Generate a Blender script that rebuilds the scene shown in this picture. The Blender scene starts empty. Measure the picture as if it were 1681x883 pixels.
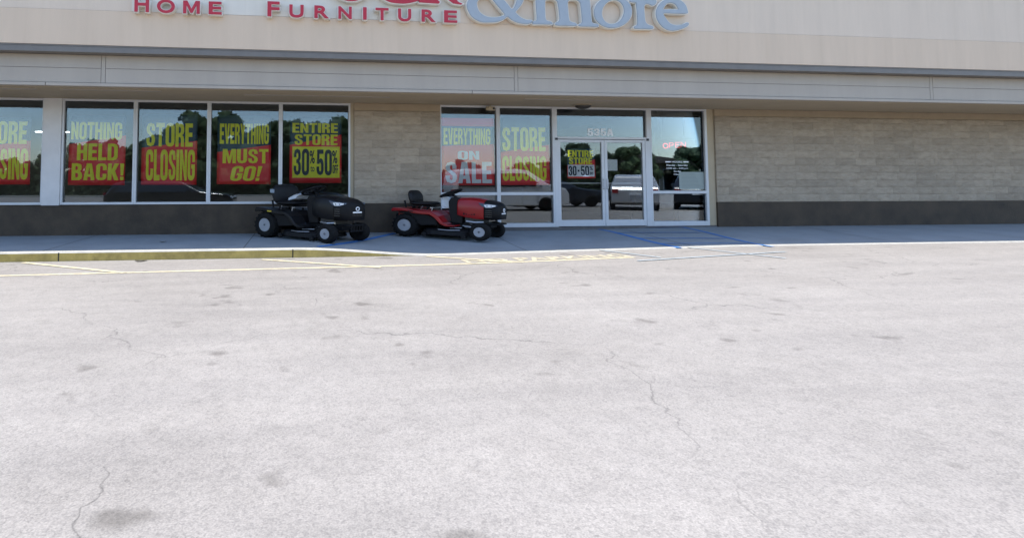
import bpy, bmesh, math, random
from mathutils import Vector, Matrix
random.seed(7)
R = math.radians
SC = bpy.context.scene
COL = SC.collection

# ------------------------------------------------------------------ camera, world, sun, exposure
CAM = Vector((0.0, -13.5, 1.25)); YAW = R(6.68); PITCH = R(3.05); FPX = 900.0; CX, CY = 600.0, 252.0
cam = bpy.data.cameras.new('camera'); camo = bpy.data.objects.new('camera', cam); COL.objects.link(camo)
camo.location = CAM; camo.rotation_euler = (R(90) + PITCH, 0, -YAW)
cam.sensor_width = 36; cam.lens = FPX / 1681 * 36
cam.shift_x = (840.5 - CX) / 1681; cam.shift_y = -(441.5 - CY) / 1681
cam.clip_end = 2000; SC.camera = camo

SUN_EL, SUN_AZ = 83.7, 0.0
w = bpy.data.worlds.new("World"); SC.world = w; w.use_nodes = True
nt = w.node_tree; bg = nt.nodes['Background']
sky = nt.nodes.new('ShaderNodeTexSky'); sky.sky_type = 'NISHITA'; sky.sun_disc = False
sky.sun_elevation = R(SUN_EL); sky.sun_rotation = R(SUN_AZ); sky.dust_density = .9; sky.ozone_density = 1.6
nt.links.new(sky.outputs[0], bg.inputs[0]); bg.inputs[1].default_value = 0.15
sl = bpy.data.lights.new('sun', 'SUN'); sl.energy = 2.7; sl.angle = R(0.53); sl.color = (1, .955, .88)
so = bpy.data.objects.new('sun', sl); COL.objects.link(so); so.rotation_euler = (R(SUN_EL - 90), 0, 0); so.location = (0, 5, 20)
SC.view_settings.view_transform = 'Standard'; SC.view_settings.look = 'None'
SC.view_settings.exposure = 1.42; SC.view_settings.gamma = 1.0
SC.render.engine = 'CYCLES'
try:
    SC.cycles.use_denoising = True; SC.cycles.max_bounces = 10; SC.cycles.transparent_max_bounces = 16
    SC.cycles.sample_clamp_indirect = 6.0; SC.cycles.caustics_reflective = False
except Exception: pass

# survey of the place: where a sight line of the camera meets an upright plane or the ground
_F = Vector((math.sin(YAW) * math.cos(PITCH), math.cos(YAW) * math.cos(PITCH), math.sin(PITCH)))
_R = Vector((math.cos(YAW), -math.sin(YAW), 0)); _U = _R.cross(_F)
def _ray(x, y): return _F * FPX + _R * (x - CX) + _U * (CY - y)
def W(x, y, Y=0.0):
    d = _ray(x, y); p = CAM + d * ((Y - CAM.y) / d.y); return p.x, p.z
def G(x, y, z=0.0):
    d = _ray(x, y); p = CAM + d * ((z - CAM.z) / d.z); return p.x, p.y

# ------------------------------------------------------------------ materials
MATS = {}
def mat(name, col, rough=.6, metal=0., var=0., scale=6., bump=0., bscale=40., spec=.5, streak=False, coat=0.):
    if name in MATS: return MATS[name]
    m = bpy.data.materials.new(name); m.use_nodes = True; t = m.node_tree; b = t.nodes['Principled BSDF']
    b.inputs['Roughness'].default_value = rough; b.inputs['Metallic'].default_value = metal
    b.inputs['Specular IOR Level'].default_value = spec; b.inputs['Coat Weight'].default_value = coat
    b.inputs['Base Color'].default_value = (*col, 1)
    tc = t.nodes.new('ShaderNodeTexCoord')
    if var:
        mp = t.nodes.new('ShaderNodeMapping'); t.links.new(tc.outputs['Object'], mp.inputs[0])
        if streak: mp.inputs['Scale'].default_value = (1, 1, .12)
        n = t.nodes.new('ShaderNodeTexNoise'); n.inputs['Scale'].default_value = scale; n.inputs['Detail'].default_value = 7
        n.inputs['Roughness'].default_value = .65
        t.links.new(mp.outputs[0], n.inputs['Vector'])
        r = t.nodes.new('ShaderNodeValToRGB'); r.color_ramp.elements[0].position = .3; r.color_ramp.elements[1].position = .7
        r.color_ramp.elements[0].color = (*[c * (1 - var) for c in col], 1)
        r.color_ramp.elements[1].color = (*[min(1, c * (1 + var)) for c in col], 1)
        t.links.new(n.outputs[0], r.inputs[0]); t.links.new(r.outputs[0], b.inputs['Base Color'])
    if bump:
        n2 = t.nodes.new('ShaderNodeTexNoise'); n2.inputs['Scale'].default_value = bscale; n2.inputs['Detail'].default_value = 6
        t.links.new(tc.outputs['Object'], n2.inputs['Vector'])
        bp = t.nodes.new('ShaderNodeBump'); bp.inputs['Strength'].default_value = bump; bp.inputs['Distance'].default_value = .03
        t.links.new(n2.outputs[0], bp.inputs['Height']); t.links.new(bp.outputs[0], b.inputs['Normal'])
    MATS[name] = m; return m
def emit(name, col, s):
    m = bpy.data.materials.new(name); m.use_nodes = True; b = m.node_tree.nodes['Principled BSDF']
    b.inputs['Base Color'].default_value = (*col, 1); b.inputs['Emission Color'].default_value = (*col, 1)
    b.inputs['Emission Strength'].default_value = s; return m
def glassmat(name, tint, ior, gain):
    m = bpy.data.materials.new(name); m.use_nodes = True; t = m.node_tree; t.nodes.clear()
    o = t.nodes.new('ShaderNodeOutputMaterial'); mx = t.nodes.new('ShaderNodeMixShader')
    tr = t.nodes.new('ShaderNodeBsdfTransparent'); tr.inputs[0].default_value = (*tint, 1)
    gl = t.nodes.new('ShaderNodeBsdfGlossy'); gl.inputs['Roughness'].default_value = 0.004; gl.inputs[0].default_value = (.80, .91, 1.0, 1)
    tc = t.nodes.new('ShaderNodeTexCoord'); n = t.nodes.new('ShaderNodeTexNoise'); n.inputs['Scale'].default_value = .55; n.inputs['Detail'].default_value = 0
    bp = t.nodes.new('ShaderNodeBump'); bp.inputs['Strength'].default_value = .06; bp.inputs['Distance'].default_value = .02
    t.links.new(tc.outputs['Object'], n.inputs['Vector']); t.links.new(n.outputs[0], bp.inputs['Height'])
    t.links.new(bp.outputs[0], gl.inputs['Normal'])
    fr = t.nodes.new('ShaderNodeFresnel'); fr.inputs[0].default_value = ior
    mu = t.nodes.new('ShaderNodeMath'); mu.operation = 'MULTIPLY'; mu.inputs[1].default_value = gain; mu.use_clamp = True
    t.links.new(fr.outputs[0], mu.inputs[0]); t.links.new(mu.outputs[0], mx.inputs[0])
    t.links.new(tr.outputs[0], mx.inputs[1]); t.links.new(gl.outputs[0], mx.inputs[2]); t.links.new(mx.outputs[0], o.inputs[0])
    return m

def wallmat(name, col, stain, zdir=.07):
    """painted stucco: faint vertical runs, blotches, fine grain"""
    m = mat(name, col, .85, var=.04, scale=3.2, bump=.12, bscale=55, streak=True)
    t = m.node_tree; b = t.nodes['Principled BSDF']
    src = b.inputs['Base Color'].links[0].from_socket
    tc = t.nodes.new('ShaderNodeTexCoord'); mp = t.nodes.new('ShaderNodeMapping'); mp.inputs['Scale'].default_value = (7, 7, zdir * 6)
    n = t.nodes.new('ShaderNodeTexNoise'); n.inputs['Scale'].default_value = 1.; n.inputs['Detail'].default_value = 5
    t.links.new(tc.outputs['Object'], mp.inputs[0]); t.links.new(mp.outputs[0], n.inputs['Vector'])
    r = t.nodes.new('ShaderNodeValToRGB'); r.color_ramp.elements[0].position = .52; r.color_ramp.elements[1].position = .78
    r.color_ramp.elements[0].color = (0, 0, 0, 1); r.color_ramp.elements[1].color = (.3, .3, .3, 1)
    mx = t.nodes.new('ShaderNodeMix'); mx.data_type = 'RGBA'
    t.links.new(n.outputs[0], r.inputs[0]); t.links.new(r.outputs[0], mx.inputs['Factor'])
    t.links.new(src, mx.inputs['A']); mx.inputs['B'].default_value = (*stain, 1)
    t.links.new(mx.outputs['Result'], b.inputs['Base Color']); return m

M_UP = wallmat('painted_stucco', (.645, .497, .365), (.555, .415, .28))
M_UP2 = wallmat('painted_stucco_pale', (.665, .535, .415), (.575, .455, .335))
M_GHOST = wallmat('cleaner_stucco', (.68, .62, .53), (.60, .52, .42))
M_BAND = mat('grey_flashing', (.165, .15, .135), .6, var=.12, scale=2)
M_FASC = mat('fascia_panel', (.40, .345, .285), .65, var=.06, scale=1.6, streak=True)
M_SEAM = mat('panel_seam', (.12, .12, .12), .8)
M_SOFF = mat('soffit_paint', (.44, .355, .24), .8, var=.06, scale=2)
M_BASE = mat('brown_base_paint', (.055, .038, .023), .75, var=.38, scale=1.7, bump=.25, bscale=30)
M_ALU = mat('painted_aluminium', (.60, .60, .60), .4, var=.05, scale=3)
M_ALUD = mat('dark_gasket', (.03, .03, .035), .6)
M_POST = mat('white_post_paint', (.62, .60, .58), .55, var=.06, scale=3)
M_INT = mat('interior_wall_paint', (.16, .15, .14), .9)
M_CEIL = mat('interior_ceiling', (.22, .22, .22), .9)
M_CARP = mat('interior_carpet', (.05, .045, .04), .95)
M_GLASS = glassmat('window_glass', (.985, .99, .99), 1.62, 1.35)
M_DGLASS = glassmat('tinted_glass', (.25, .28, .28), 1.6, 1.1)
M_RED = mat('poster_red', (.84, .035, .04), .5)
M_NAVY = mat('poster_navy', (.02, .05, .085), .5)
M_YEL = mat('poster_yellow', (.92, .87, .022), .5)
M_WHITE = mat('white_paper', (.84, .85, .85), .6)
M_INK = mat('dark_ink', (.015, .02, .035), .5)
M_LRED = mat('sign_red_acrylic', (.44, .008, .025), .35, var=.05)
M_LBLUE = mat('sign_blue_acrylic', (.33, .36, .385), .35, var=.05)
M_LTRIM = mat('sign_return_cream', (.72, .68, .60), .5, var=.06)
M_LEDGE = mat('sign_trim_cap', (.24, .27, .31), .5)

def cmu(name, f):
    m = mat(name, (.33, .27, .205), .95)
    t = m.node_tree; b = t.nodes['Principled BSDF']; tc = t.nodes.new('ShaderNodeTexCoord')
    n = t.nodes.new('ShaderNodeTexNoise'); n.inputs['Scale'].default_value = 5; n.inputs['Detail'].default_value = 10; n.inputs['Roughness'].default_value = .68
    mp = t.nodes.new('ShaderNodeMapping'); mp.inputs['Scale'].default_value = (1, 1, 2.3)
    t.links.new(tc.outputs['Object'], mp.inputs[0]); t.links.new(mp.outputs[0], n.inputs['Vector'])
    r = t.nodes.new('ShaderNodeValToRGB'); e = r.color_ramp.elements
    e[0].position = .28; e[0].color = (.31 * f, .25 * f, .18 * f, 1); e[1].position = .6; e[1].color = (.41 * f, .335 * f, .25 * f, 1)
    t.links.new(n.outputs[0], r.inputs[0]); t.links.new(r.outputs[0], b.inputs['Base Color'])
    bp = t.nodes.new('ShaderNodeBump'); bp.inputs['Strength'].default_value = .8; bp.inputs['Distance'].default_value = .05
    t.links.new(n.outputs[0], bp.inputs['Height']); t.links.new(bp.outputs[0], b.inputs['Normal']); return m
M_CMU = cmu('split_face_block', 1.); M_CMUB = cmu('split_face_block_dull', .90); M_CMUC = cmu('split_face_block_pale', 1.08)
M_CAPS = mat('smooth_block_trim', (.37, .285, .19), .85, var=.07, scale=4)

def asphalt():
    m = mat('old_asphalt', (.3, .3, .3), .9); t = m.node_tree; b = t.nodes['Principled BSDF']
    tc = t.nodes.new('ShaderNodeTexCoord')
    def noise(s, d, sc=(1, 1, 1)):
        mp = t.nodes.new('ShaderNodeMapping'); mp.inputs['Scale'].default_value = sc
        n = t.nodes.new('ShaderNodeTexNoise'); n.inputs['Scale'].default_value = s; n.inputs['Detail'].default_value = d
        t.links.new(tc.outputs['Object'], mp.inputs[0]); t.links.new(mp.outputs[0], n.inputs['Vector']); return n
    def ramp(src, p0, c0, p1, c1):
        r = t.nodes.new('ShaderNodeValToRGB'); e = r.color_ramp.elements
        e[0].position = p0; e[0].color = (*c0, 1); e[1].position = p1; e[1].color = (*c1, 1)
        t.links.new(src, r.inputs[0]); return r.outputs[0]
    def mix(mode, a, bb, f=1.):
        x = t.nodes.new('ShaderNodeMix'); x.data_type = 'RGBA'; x.blend_type = mode; x.inputs['Factor'].default_value = f
        t.links.new(a, x.inputs['A']); t.links.new(bb, x.inputs['B']); return x.outputs['Result']
    base = ramp(noise(.35, 6).outputs[0], .3, (.215, .198, .182), .7, (.256, .237, .219))
    fine = ramp(noise(110, 3).outputs[0], .32, (.80, .80, .80), .68, (1.16, 1.16, 1.16))
    mid = ramp(noise(9, 6).outputs[0], .3, (.92, .92, .917), .7, (1.05, 1.05, 1.05))
    strk = ramp(noise(1.4, 6, (.35, 2.0, 1)).outputs[0], .32, (.91, .91, .915), .62, (1.03, 1.03, 1.03))
    c = mix('MULTIPLY', mix('MULTIPLY', mix('MULTIPLY', base, fine), strk), mid)
    st = t.nodes.new('ShaderNodeTexVoronoi'); st.inputs['Scale'].default_value = 70
    t.links.new(tc.outputs['Object'], st.inputs['Vector'])
    c = mix('MULTIPLY', c, ramp(st.outputs['Color'], .1, (.84, .84, .84), .6, (1.06, 1.06, 1.05)))
    for sc_, w0, dk in ((.32, .004, .55), (.9, .003, .80)):
        v = t.nodes.new('ShaderNodeTexVoronoi'); v.feature = 'DISTANCE_TO_EDGE'; v.inputs['Scale'].default_value = sc_
        wn = noise(2.6 if sc_ < .5 else 4., 8); ad = t.nodes.new('ShaderNodeMix'); ad.data_type = 'RGBA'; ad.blend_type = 'ADD'; ad.inputs['Factor'].default_value = .55
        t.links.new(tc.outputs['Object'], ad.inputs['A']); t.links.new(wn.outputs['Color'], ad.inputs['B'])
        t.links.new(ad.outputs['Result'], v.inputs['Vector'])
        ck = ramp(v.outputs['Distance'], w0 * .3, (dk, dk, dk), w0, (1, 1, 1))
        gate = ramp(noise(.5, 3).outputs[0], .47, (0, 0, 0), .56, (1, 1, 1))
        x = t.nodes.new('ShaderNodeMix'); x.data_type = 'RGBA'; t.links.new(gate, x.inputs['Factor']); x.inputs['A'].default_value = (1, 1, 1, 1); t.links.new(ck, x.inputs['B'])
        c = mix('MULTIPLY', c, x.outputs['Result'])
    c = mix('MULTIPLY', c, ramp(noise(2.6, 2).outputs[0], .66, (1, 1, 1), .75, (.62, .61, .60)))
    c = mix('MULTIPLY', c, ramp(noise(.55, 4).outputs[0], .58, (1, 1, 1), .75, (.90, .895, .89)))
    t.links.new(c, b.inputs['Base Color'])
    bp = t.nodes.new('ShaderNodeBump'); bp.inputs['Strength'].default_value = .35; bp.inputs['Distance'].default_value = .01
    t.links.new(noise(120, 4).outputs[0], bp.inputs['Height']); t.links.new(bp.outputs[0], b.inputs['Normal']); return m
M_ASPH = asphalt()
M_SLAB = mat('walk_concrete', (.23, .255, .27), .8, var=.14, scale=1.1, bump=.12, bscale=60)
M_CURBT = mat('curb_top_concrete', (.42, .40, .35), .8, var=.15, scale=5)
M_CURBY = mat('worn_yellow_curb_paint', (.44, .32, .09), .75, var=.3, scale=5, bump=.2, bscale=30)
M_LINEY = mat('worn_yellow_line_paint', (.47, .415, .28), .8, var=.3, scale=9)
M_LINEB = mat('blue_line_paint', (.04, .17, .45), .6, var=.15, scale=6)
M_LINEC = mat('faded_blue_line_paint', (.30, .35, .38), .7, var=.2, scale=10)
M_GRASS = mat('dry_grass', (.075, .085, .03), .95, var=.4, scale=1.5)

# ------------------------------------------------------------------ helpers
def bm_new(): return bmesh.new()
def box(bm, x0, x1, y0, y1, z0, z1, mi=0, M=None):
    vs = [bm.verts.new((x, y, z)) for x in (x0, x1) for y in (y0, y1) for z in (z0, z1)]
    if M is not None:
        for v in vs: v.co = M @ v.co
    for idx in ((0, 1, 3, 2), (4, 6, 7, 5), (0, 4, 5, 1), (2, 3, 7, 6), (0, 2, 6, 4), (1, 5, 7, 3)):
        f = bm.faces.new([vs[i] for i in idx]); f.material_index = mi
def poly(bm, pts, mi=0):
    f = bm.faces.new([bm.verts.new(p) for p in pts]); f.material_index = mi; return f
def prism(bm, prof, v0, v1, mi=0, M=None):
    """profile in (u,w) pushed from v0 to v1 along local y"""
    a = [bm.verts.new((u, v0, q)) for u, q in prof]; b = [bm.verts.new((u, v1, q)) for u, q in prof]
    if M is not None:
        for v in a + b: v.co = M @ v.co
    n = len(prof)
    bm.faces.new(a).material_index = mi; bm.faces.new(b[::-1]).material_index = mi
    for i in range(n):
        bm.faces.new((a[i], b[i], b[(i + 1) % n], a[(i + 1) % n])).material_index = mi
def loft(bm, rings, cap=True, mi=0):
    vs = [[bm.verts.new(p) for p in r] for r in rings]
    n = len(vs[0])
    for a, b in zip(vs, vs[1:]):
        for i in range(n):
            bm.faces.new((a[i], a[(i + 1) % n], b[(i + 1) % n], b[i])).material_index = mi
    if cap:
        bm.faces.new(vs[0][::-1]).material_index = mi; bm.faces.new(vs[-1]).material_index = mi
def tube(bm, pts, r, seg=8, mi=0, closed=False):
    pts = [Vector(p) for p in pts]; rings = []; n = len(pts)
    for i, p in enumerate(pts):
        if closed: d = pts[(i + 1) % n] - pts[i - 1]
        else: d = pts[min(i + 1, n - 1)] - pts[max(i - 1, 0)]
        d.normalize(); a = d.orthogonal().normalized() if abs(d.z) > .95 else Vector((0, 0, 1)).cross(d).normalized()
        b = d.cross(a)
        rings.append([p + (a * math.cos(k * 2 * math.pi / seg) + b * math.sin(k * 2 * math.pi / seg)) * (r if not isinstance(r, list) else r[i]) for k in range(seg)])
    if closed: rings.append(rings[0])
    loft(bm, rings, cap=not closed, mi=mi)
def lathe(bm, prof, c, seg=28, su=1., mi=0):
    """profile (radius, v) turned round the local y axis at centre c; su stretches along u"""
    rings = []
    for r, v in prof:
        rings.append([(c[0] + su * r * math.cos(2 * math.pi * k / seg), c[1] + v, c[2] + r * math.sin(2 * math.pi * k / seg)) for k in range(seg)])
    loft(bm, rings, True, mi)
def obj(name, bm, mats, parent=None, smooth=False, bevel=0., sub=0, M=None):
    bmesh.ops.recalc_face_normals(bm, faces=bm.faces[:])
    me = bpy.data.meshes.new(name); bm.to_mesh(me); bm.free()
    return link(name, me, mats, parent, smooth, bevel, sub)
def link(name, me, mats, parent=None, smooth=False, bevel=0., sub=0):
    for m in (mats if isinstance(mats, (list, tuple)) else [mats]): me.materials.append(m)
    o = bpy.data.objects.new(name, me); COL.objects.link(o)
    if parent: o.parent = parent
    if bevel:
        b = o.modifiers.new('bevel', 'BEVEL'); b.width = bevel; b.segments = 2; b.limit_method = 'ANGLE'; b.angle_limit = R(35)
    if sub:
        s = o.modifiers.new('sub', 'SUBSURF'); s.levels = sub; s.render_levels = sub
    if smooth:
        for p in me.polygons: p.use_smooth = True
    return o
def tag(o, label, cat, group=None):
    o['label'] = label; o['category'] = cat
    if group: o['group'] = group
    return o
def thing(name, label, cat, loc=(0, 0, 0), rz=0., group=None):
    o = bpy.data.objects.new(name, None); COL.objects.link(o); o.location = loc; o.rotation_euler = (0, 0, rz)
    o.empty_display_size = .2
    return tag(o, label, cat, group)
def struct(o): o['kind'] = 'structure'; return o

def smoothpts(p, k=5):
    out = []; n = len(p)
    for i in range(n):
        a, b, c, d = [Vector(p[(i + j) % n]) for j in (-1, 0, 1, 2)]
        for s in range(k):
            t = s / k
            out.append(.5 * ((2 * b) + (c - a) * t + (2 * a - 5 * b + 4 * c - d) * t * t + (3 * b - a - 3 * c + d) * t ** 3))
    return out
def curve_mesh(loops, extrude, offset=0.):
    """filled outline(s) in (x,z) -> mesh, front facing -y, thickness 2*extrude"""
    cu = bpy.data.curves.new('outline', 'CURVE'); cu.dimensions = '2D'; cu.fill_mode = 'BOTH' if extrude else 'FRONT'
    cu.extrude = extrude; cu.offset = offset
    for lp in loops:
        s = cu.splines.new('POLY'); s.points.add(len(lp) - 1); s.use_cyclic_u = True
        for q, p in zip(s.points, lp): q.co = (p[0], p[1], 0, 1)
    return curve_to_mesh(cu)
def curve_to_mesh(cu):
    o = bpy.data.objects.new('tmp', cu); COL.objects.link(o)
    dg = bpy.context.evaluated_depsgraph_get(); dg.update()
    me = bpy.data.meshes.new_from_object(o.evaluated_get(dg)); me.materials.clear()
    bpy.data.objects.remove(o); bpy.data.curves.remove(cu)
    me.transform(Matrix.Rotation(R(90), 4, 'X')); return me
def text_curve(s, w_, h_, bold, shear=0., space=1.):
    fc = bpy.data.curves.new('txt', 'FONT'); fc.body = s; fc.shear = shear; fc.space_character = space; fc.resolution_u = 3
    o = bpy.data.objects.new('tmp', fc); COL.objects.link(o)
    dg = bpy.context.evaluated_depsgraph_get(); dg.update()
    cu = o.to_curve(dg).copy(); o.to_curve_clear(); bpy.data.objects.remove(o); bpy.data.curves.remove(fc)
    # box of the points that lie on the curve
    xs, ys = [], []
    for sp in cu.splines:
        for p in (sp.bezier_points if sp.type == 'BEZIER' else sp.points): xs.append(p.co[0]); ys.append(p.co[1])
    x0, x1, y0, y1 = min(xs), max(xs), min(ys), max(ys)
    sx = (w_ - 2 * bold) / max(1e-6, x1 - x0); sy = (h_ - 2 * bold) / max(1e-6, y1 - y0)
    Mx = Matrix(((sx, 0, 0, -x0 * sx + bold), (0, sy, 0, -y0 * sy + bold), (0, 0, 1, 0), (0, 0, 0, 1)))
    cu.transform(Mx); cu.offset = bold; cu.dimensions = '2D'; return cu
def text(name, s, X0, X1, Z0, Z1, Y, m, parent=None, bold=.1, shear=0., depth=.002, space=1.):
    """lettering standing on the plane Y, filling the given rectangle; bold = stroke growth as a share of a letter's width"""
    b = bold * (X1 - X0) / max(1, len(s))
    cu = text_curve(s, X1 - X0, Z1 - Z0, b, shear, space); cu.fill_mode = 'BOTH'; cu.extrude = depth / 2
    me = curve_to_mesh(cu); me.transform(Matrix.Translation((X0, Y - depth / 2, Z0)))
    return link(name, me, m, parent)
def ptext(name, s, x0, y0, x1, y1, Y, m, parent, **k):
    xm, ym = (x0 + x1) / 2, (y0 + y1) / 2
    return text(name, s, W(x0, ym, Y)[0], W(x1, ym, Y)[0], W(xm, y1, Y)[1], W(xm, y0, Y)[1], Y, m, parent, **k)


# heavy poster capitals, each drawn in a unit box: list of loops and a width
def _rr(x0, y0, x1, y1, rx, ry, n=4):
    p = []
    for cx_, cy_, a0 in ((x1 - rx, y1 - ry, 0), (x0 + rx, y1 - ry, 90), (x0 + rx, y0 + ry, 180), (x1 - rx, y0 + ry, 270)):
        for k in range(n + 1):
            a = R(a0 + 90 * k / n); p.append((cx_ + rx * math.cos(a), cy_ + ry * math.sin(a)))
    return p
_OH = _rr(.36, .15, .64, .85, .13, .07)
_O = [_rr(0, 0, 1, 1, .42, .2), _OH]
def _cshape(bar):
    out = _rr(0, 0, 1, 1, .42, .2); inn = _OH
    o = [(1, .60)] + [p for p in out if p[1] > .6] + [p for p in out if p[1] <= .4 and p[0] < .5]
    o = [(1, .60)] + out[0:10] + out[10:15] + out[15:20]
    if bar: o += [(1, .52), (.5, .52), (.5, .38), (.64, .38)]
    else: o += [(1, .38), (.64, .38)]
    o += inn[15:20][::-1] + inn[10:15][::-1] + inn[5:10][::-1] + inn[0:5][::-1] + [(.64, .60)]
    return [o]
GLY = {'O': (_O, 1), '0': (_O, 1), 'C': (_cshape(0), 1), 'G': (_cshape(1), 1),
 'D': ([[(0, 0), (0, 1), (.6, 1), (.86, .95), (1, .8), (1, .2), (.86, .05), (.6, 0)], [(.36, .16), (.36, .84), (.55, .83), (.64, .75), (.64, .25), (.55, .17)]], 1),
 'S': ([[(.96, .67), (.96, .80), (.84, .95), (.5, 1), (.16, .95), (.03, .79), (.04, .66), (.14, .57), (.45, .44), (.62, .35), (.62, .2), (.5, .14), (.37, .2), (.37, .36), (.02, .36), (.02, .22), (.14, .06), (.5, 0), (.86, .06), (.98, .22), (.97, .36), (.88, .46), (.55, .59), (.39, .68), (.39, .80), (.5, .86), (.61, .80), (.61, .67)]], 1),
 'R': ([[(0, 0), (0, 1), (.6, 1), (.88, .94), (.96, .8), (.96, .64), (.86, .53), (.72, .49), (.9, .44), (.96, .32), (.97, 0), (.62, 0), (.61, .32), (.54, .41), (.36, .41), (.36, 0)], [(.36, .85), (.52, .84), (.60, .77), (.60, .66), (.52, .58), (.36, .57)]], 1),
 'B': ([[(0, 0), (0, 1), (.6, 1), (.9, .93), (.95, .78), (.92, .62), (.78, .53), (.93, .45), (1, .3), (.96, .1), (.75, 0)], [(.36, .84), (.52, .83), (.59, .76), (.58, .66), (.5, .60), (.36, .6)], [(.36, .43), (.54, .42), (.63, .34), (.62, .22), (.54, .16), (.36, .16)]], 1),
 'T': ([[(.32, 0), (.32, .82), (0, .82), (0, 1), (1, 1), (1, .82), (.68, .82), (.68, 0)]], .95),
 'E': ([[(0, 0), (0, 1), (1, 1), (1, .82), (.44, .82), (.44, .6), (.94, .6), (.94, .42), (.44, .42), (.44, .18), (1, .18), (1, 0)]], .85),
 'F': ([[(0, 0), (0, 1), (1, 1), (1, .82), (.44, .82), (.44, .6), (.94, .6), (.94, .42), (.44, .42), (.44, 0)]], .8),
 'L': ([[(0, 0), (0, 1), (.44, 1), (.44, .18), (1, .18), (1, 0)]], .8), 'I': ([[(0, 0), (0, 1), (1, 1), (1, 0)]], .38),
 'N': ([[(0, 0), (0, 1), (.33, 1), (.66, .42), (.66, 1), (1, 1), (1, 0), (.69, 0), (.34, .56), (.34, 0)]], 1),
 'H': ([[(0, 0), (0, 1), (.36, 1), (.36, .6), (.64, .6), (.64, 1), (1, 1), (1, 0), (.64, 0), (.64, .42), (.36, .42), (.36, 0)]], 1),
 'M': ([[(0, 0), (0, 1), (.34, 1), (.5, .45), (.66, 1), (1, 1), (1, 0), (.74, 0), (.74, .62), (.58, 0), (.42, 0), (.26, .62), (.26, 0)]], 1.35),
 'A': ([[(0, 0), (.28, 1), (.72, 1), (1, 0), (.66, 0), (.63, .2), (.37, .2), (.34, 0)], [(.41, .36), (.59, .36), (.5, .78)]], 1.08),
 'K': ([[(0, 0), (0, 1), (.36, 1), (.36, .62), (.62, 1), (1, 1), (.66, .54), (1, 0), (.62, 0), (.36, .42), (.36, 0)]], 1.05),
 'U': ([[(0, 1), (.36, 1), (.36, .24), (.5, .15), (.64, .24), (.64, 1), (1, 1), (1, .24), (.86, .06), (.5, 0), (.14, .06), (0, .24)]], 1),
 'V': ([[(0, 1), (.36, 1), (.5, .3), (.64, 1), (1, 1), (.70, 0), (.30, 0)]], 1.05),
 'Y': ([[(0, 1), (.36, 1), (.5, .64), (.64, 1), (1, 1), (.68, .42), (.68, 0), (.32, 0), (.32, .42)]], 1.02),
 '!': ([[(.22, .28), (.05, .9), (.05, 1), (.95, 1), (.95, .9), (.78, .28)], [(.1, 0), (.1, .2), (.9, .2), (.9, 0)]], .40),
 '3': ([[(.03, .68), (.03, .8), (.16, .95), (.5, 1), (.84, .95), (.97, .8), (.96, .64), (.8, .53), (.96, .44), (1, .24), (.86, .06), (.5, 0), (.14, .06), (0, .22), (0, .36), (.36, .36), (.36, .2), (.5, .14), (.63, .2), (.63, .38), (.54, .45), (.36, .46), (.36, .6), (.54, .61), (.62, .68), (.62, .8), (.5, .86), (.38, .8), (.38, .68)]], 1),
 '5': ([[(.06, .44), (.1, 1), (.94, 1), (.94, .83), (.4, .83), (.39, .62), (.6, .67), (.86, .6), (.98, .45), (.98, .2), (.86, .06), (.5, 0), (.14, .06), (0, .2), (0, .34), (.36, .34), (.37, .2), (.5, .14), (.62, .2), (.62, .42), (.5, .5), (.38, .44)]], 1)}
def block_text(name, s, X0, X1, Z0, Z1, Y, m, parent, shear=0., depth=.002):
    gap = .11; tot = sum(GLY[c][1] for c in s) + gap * (len(s) - 1); k = (X1 - X0 - shear * (Z1 - Z0)) / tot; x = X0; loops = []
    for c in s:
        lo, wd = GLY[c]
        for l in lo: loops.append([(x + u * wd * k + shear * v * (Z1 - Z0), Z0 + v * (Z1 - Z0)) for u, v in l])
        x += (wd + gap) * k
    me = curve_mesh(loops, depth / 2); me.transform(Matrix.Translation((0, Y - depth / 2, 0))); return link(name, me, m, parent)

# ------------------------------------------------------------------ ground
LOT_Z = lambda X: -.165 + .085 * min(1, max(0, (X - 3) / 6))
def sm(a, b, x): t = min(1, max(0, (x - a) / (b - a))); return t * t * (3 - 2 * t)
EDGE_Y = -2.95
SLAB_E = lambda X: (0.0 if X < 0 else (LOT_Z(X) + .012) * sm(-.1, 2.7, X))
SLAB_Z = lambda X, Y: .03 + .05 * sm(6, 11, X) + (SLAB_E(X) - .03 - .05 * sm(6, 11, X)) * sm(0, 1, min(1, max(0, Y / EDGE_Y)))
xs = [-200, -60, -30, -15] + [-10 + .25 * i for i in range(0, 90)] + [13, 15, 18, 22, 30, 60, 200]
bm = bm_new()
ys = [-400, -200, -100, -60, -40, -25, -15, -9, -5, EDGE_Y + .02, 0, 30, 100, 400]
grid = [[bm.verts.new((x, y, LOT_Z(x))) for y in ys] for x in xs]
for a, b in zip(grid, grid[1:]):
    for i in range(len(ys) - 1): bm.faces.new((a[i], b[i], b[i + 1], a[i + 1]))
struct(obj('parking_lot', bm, M_ASPH))
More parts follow.
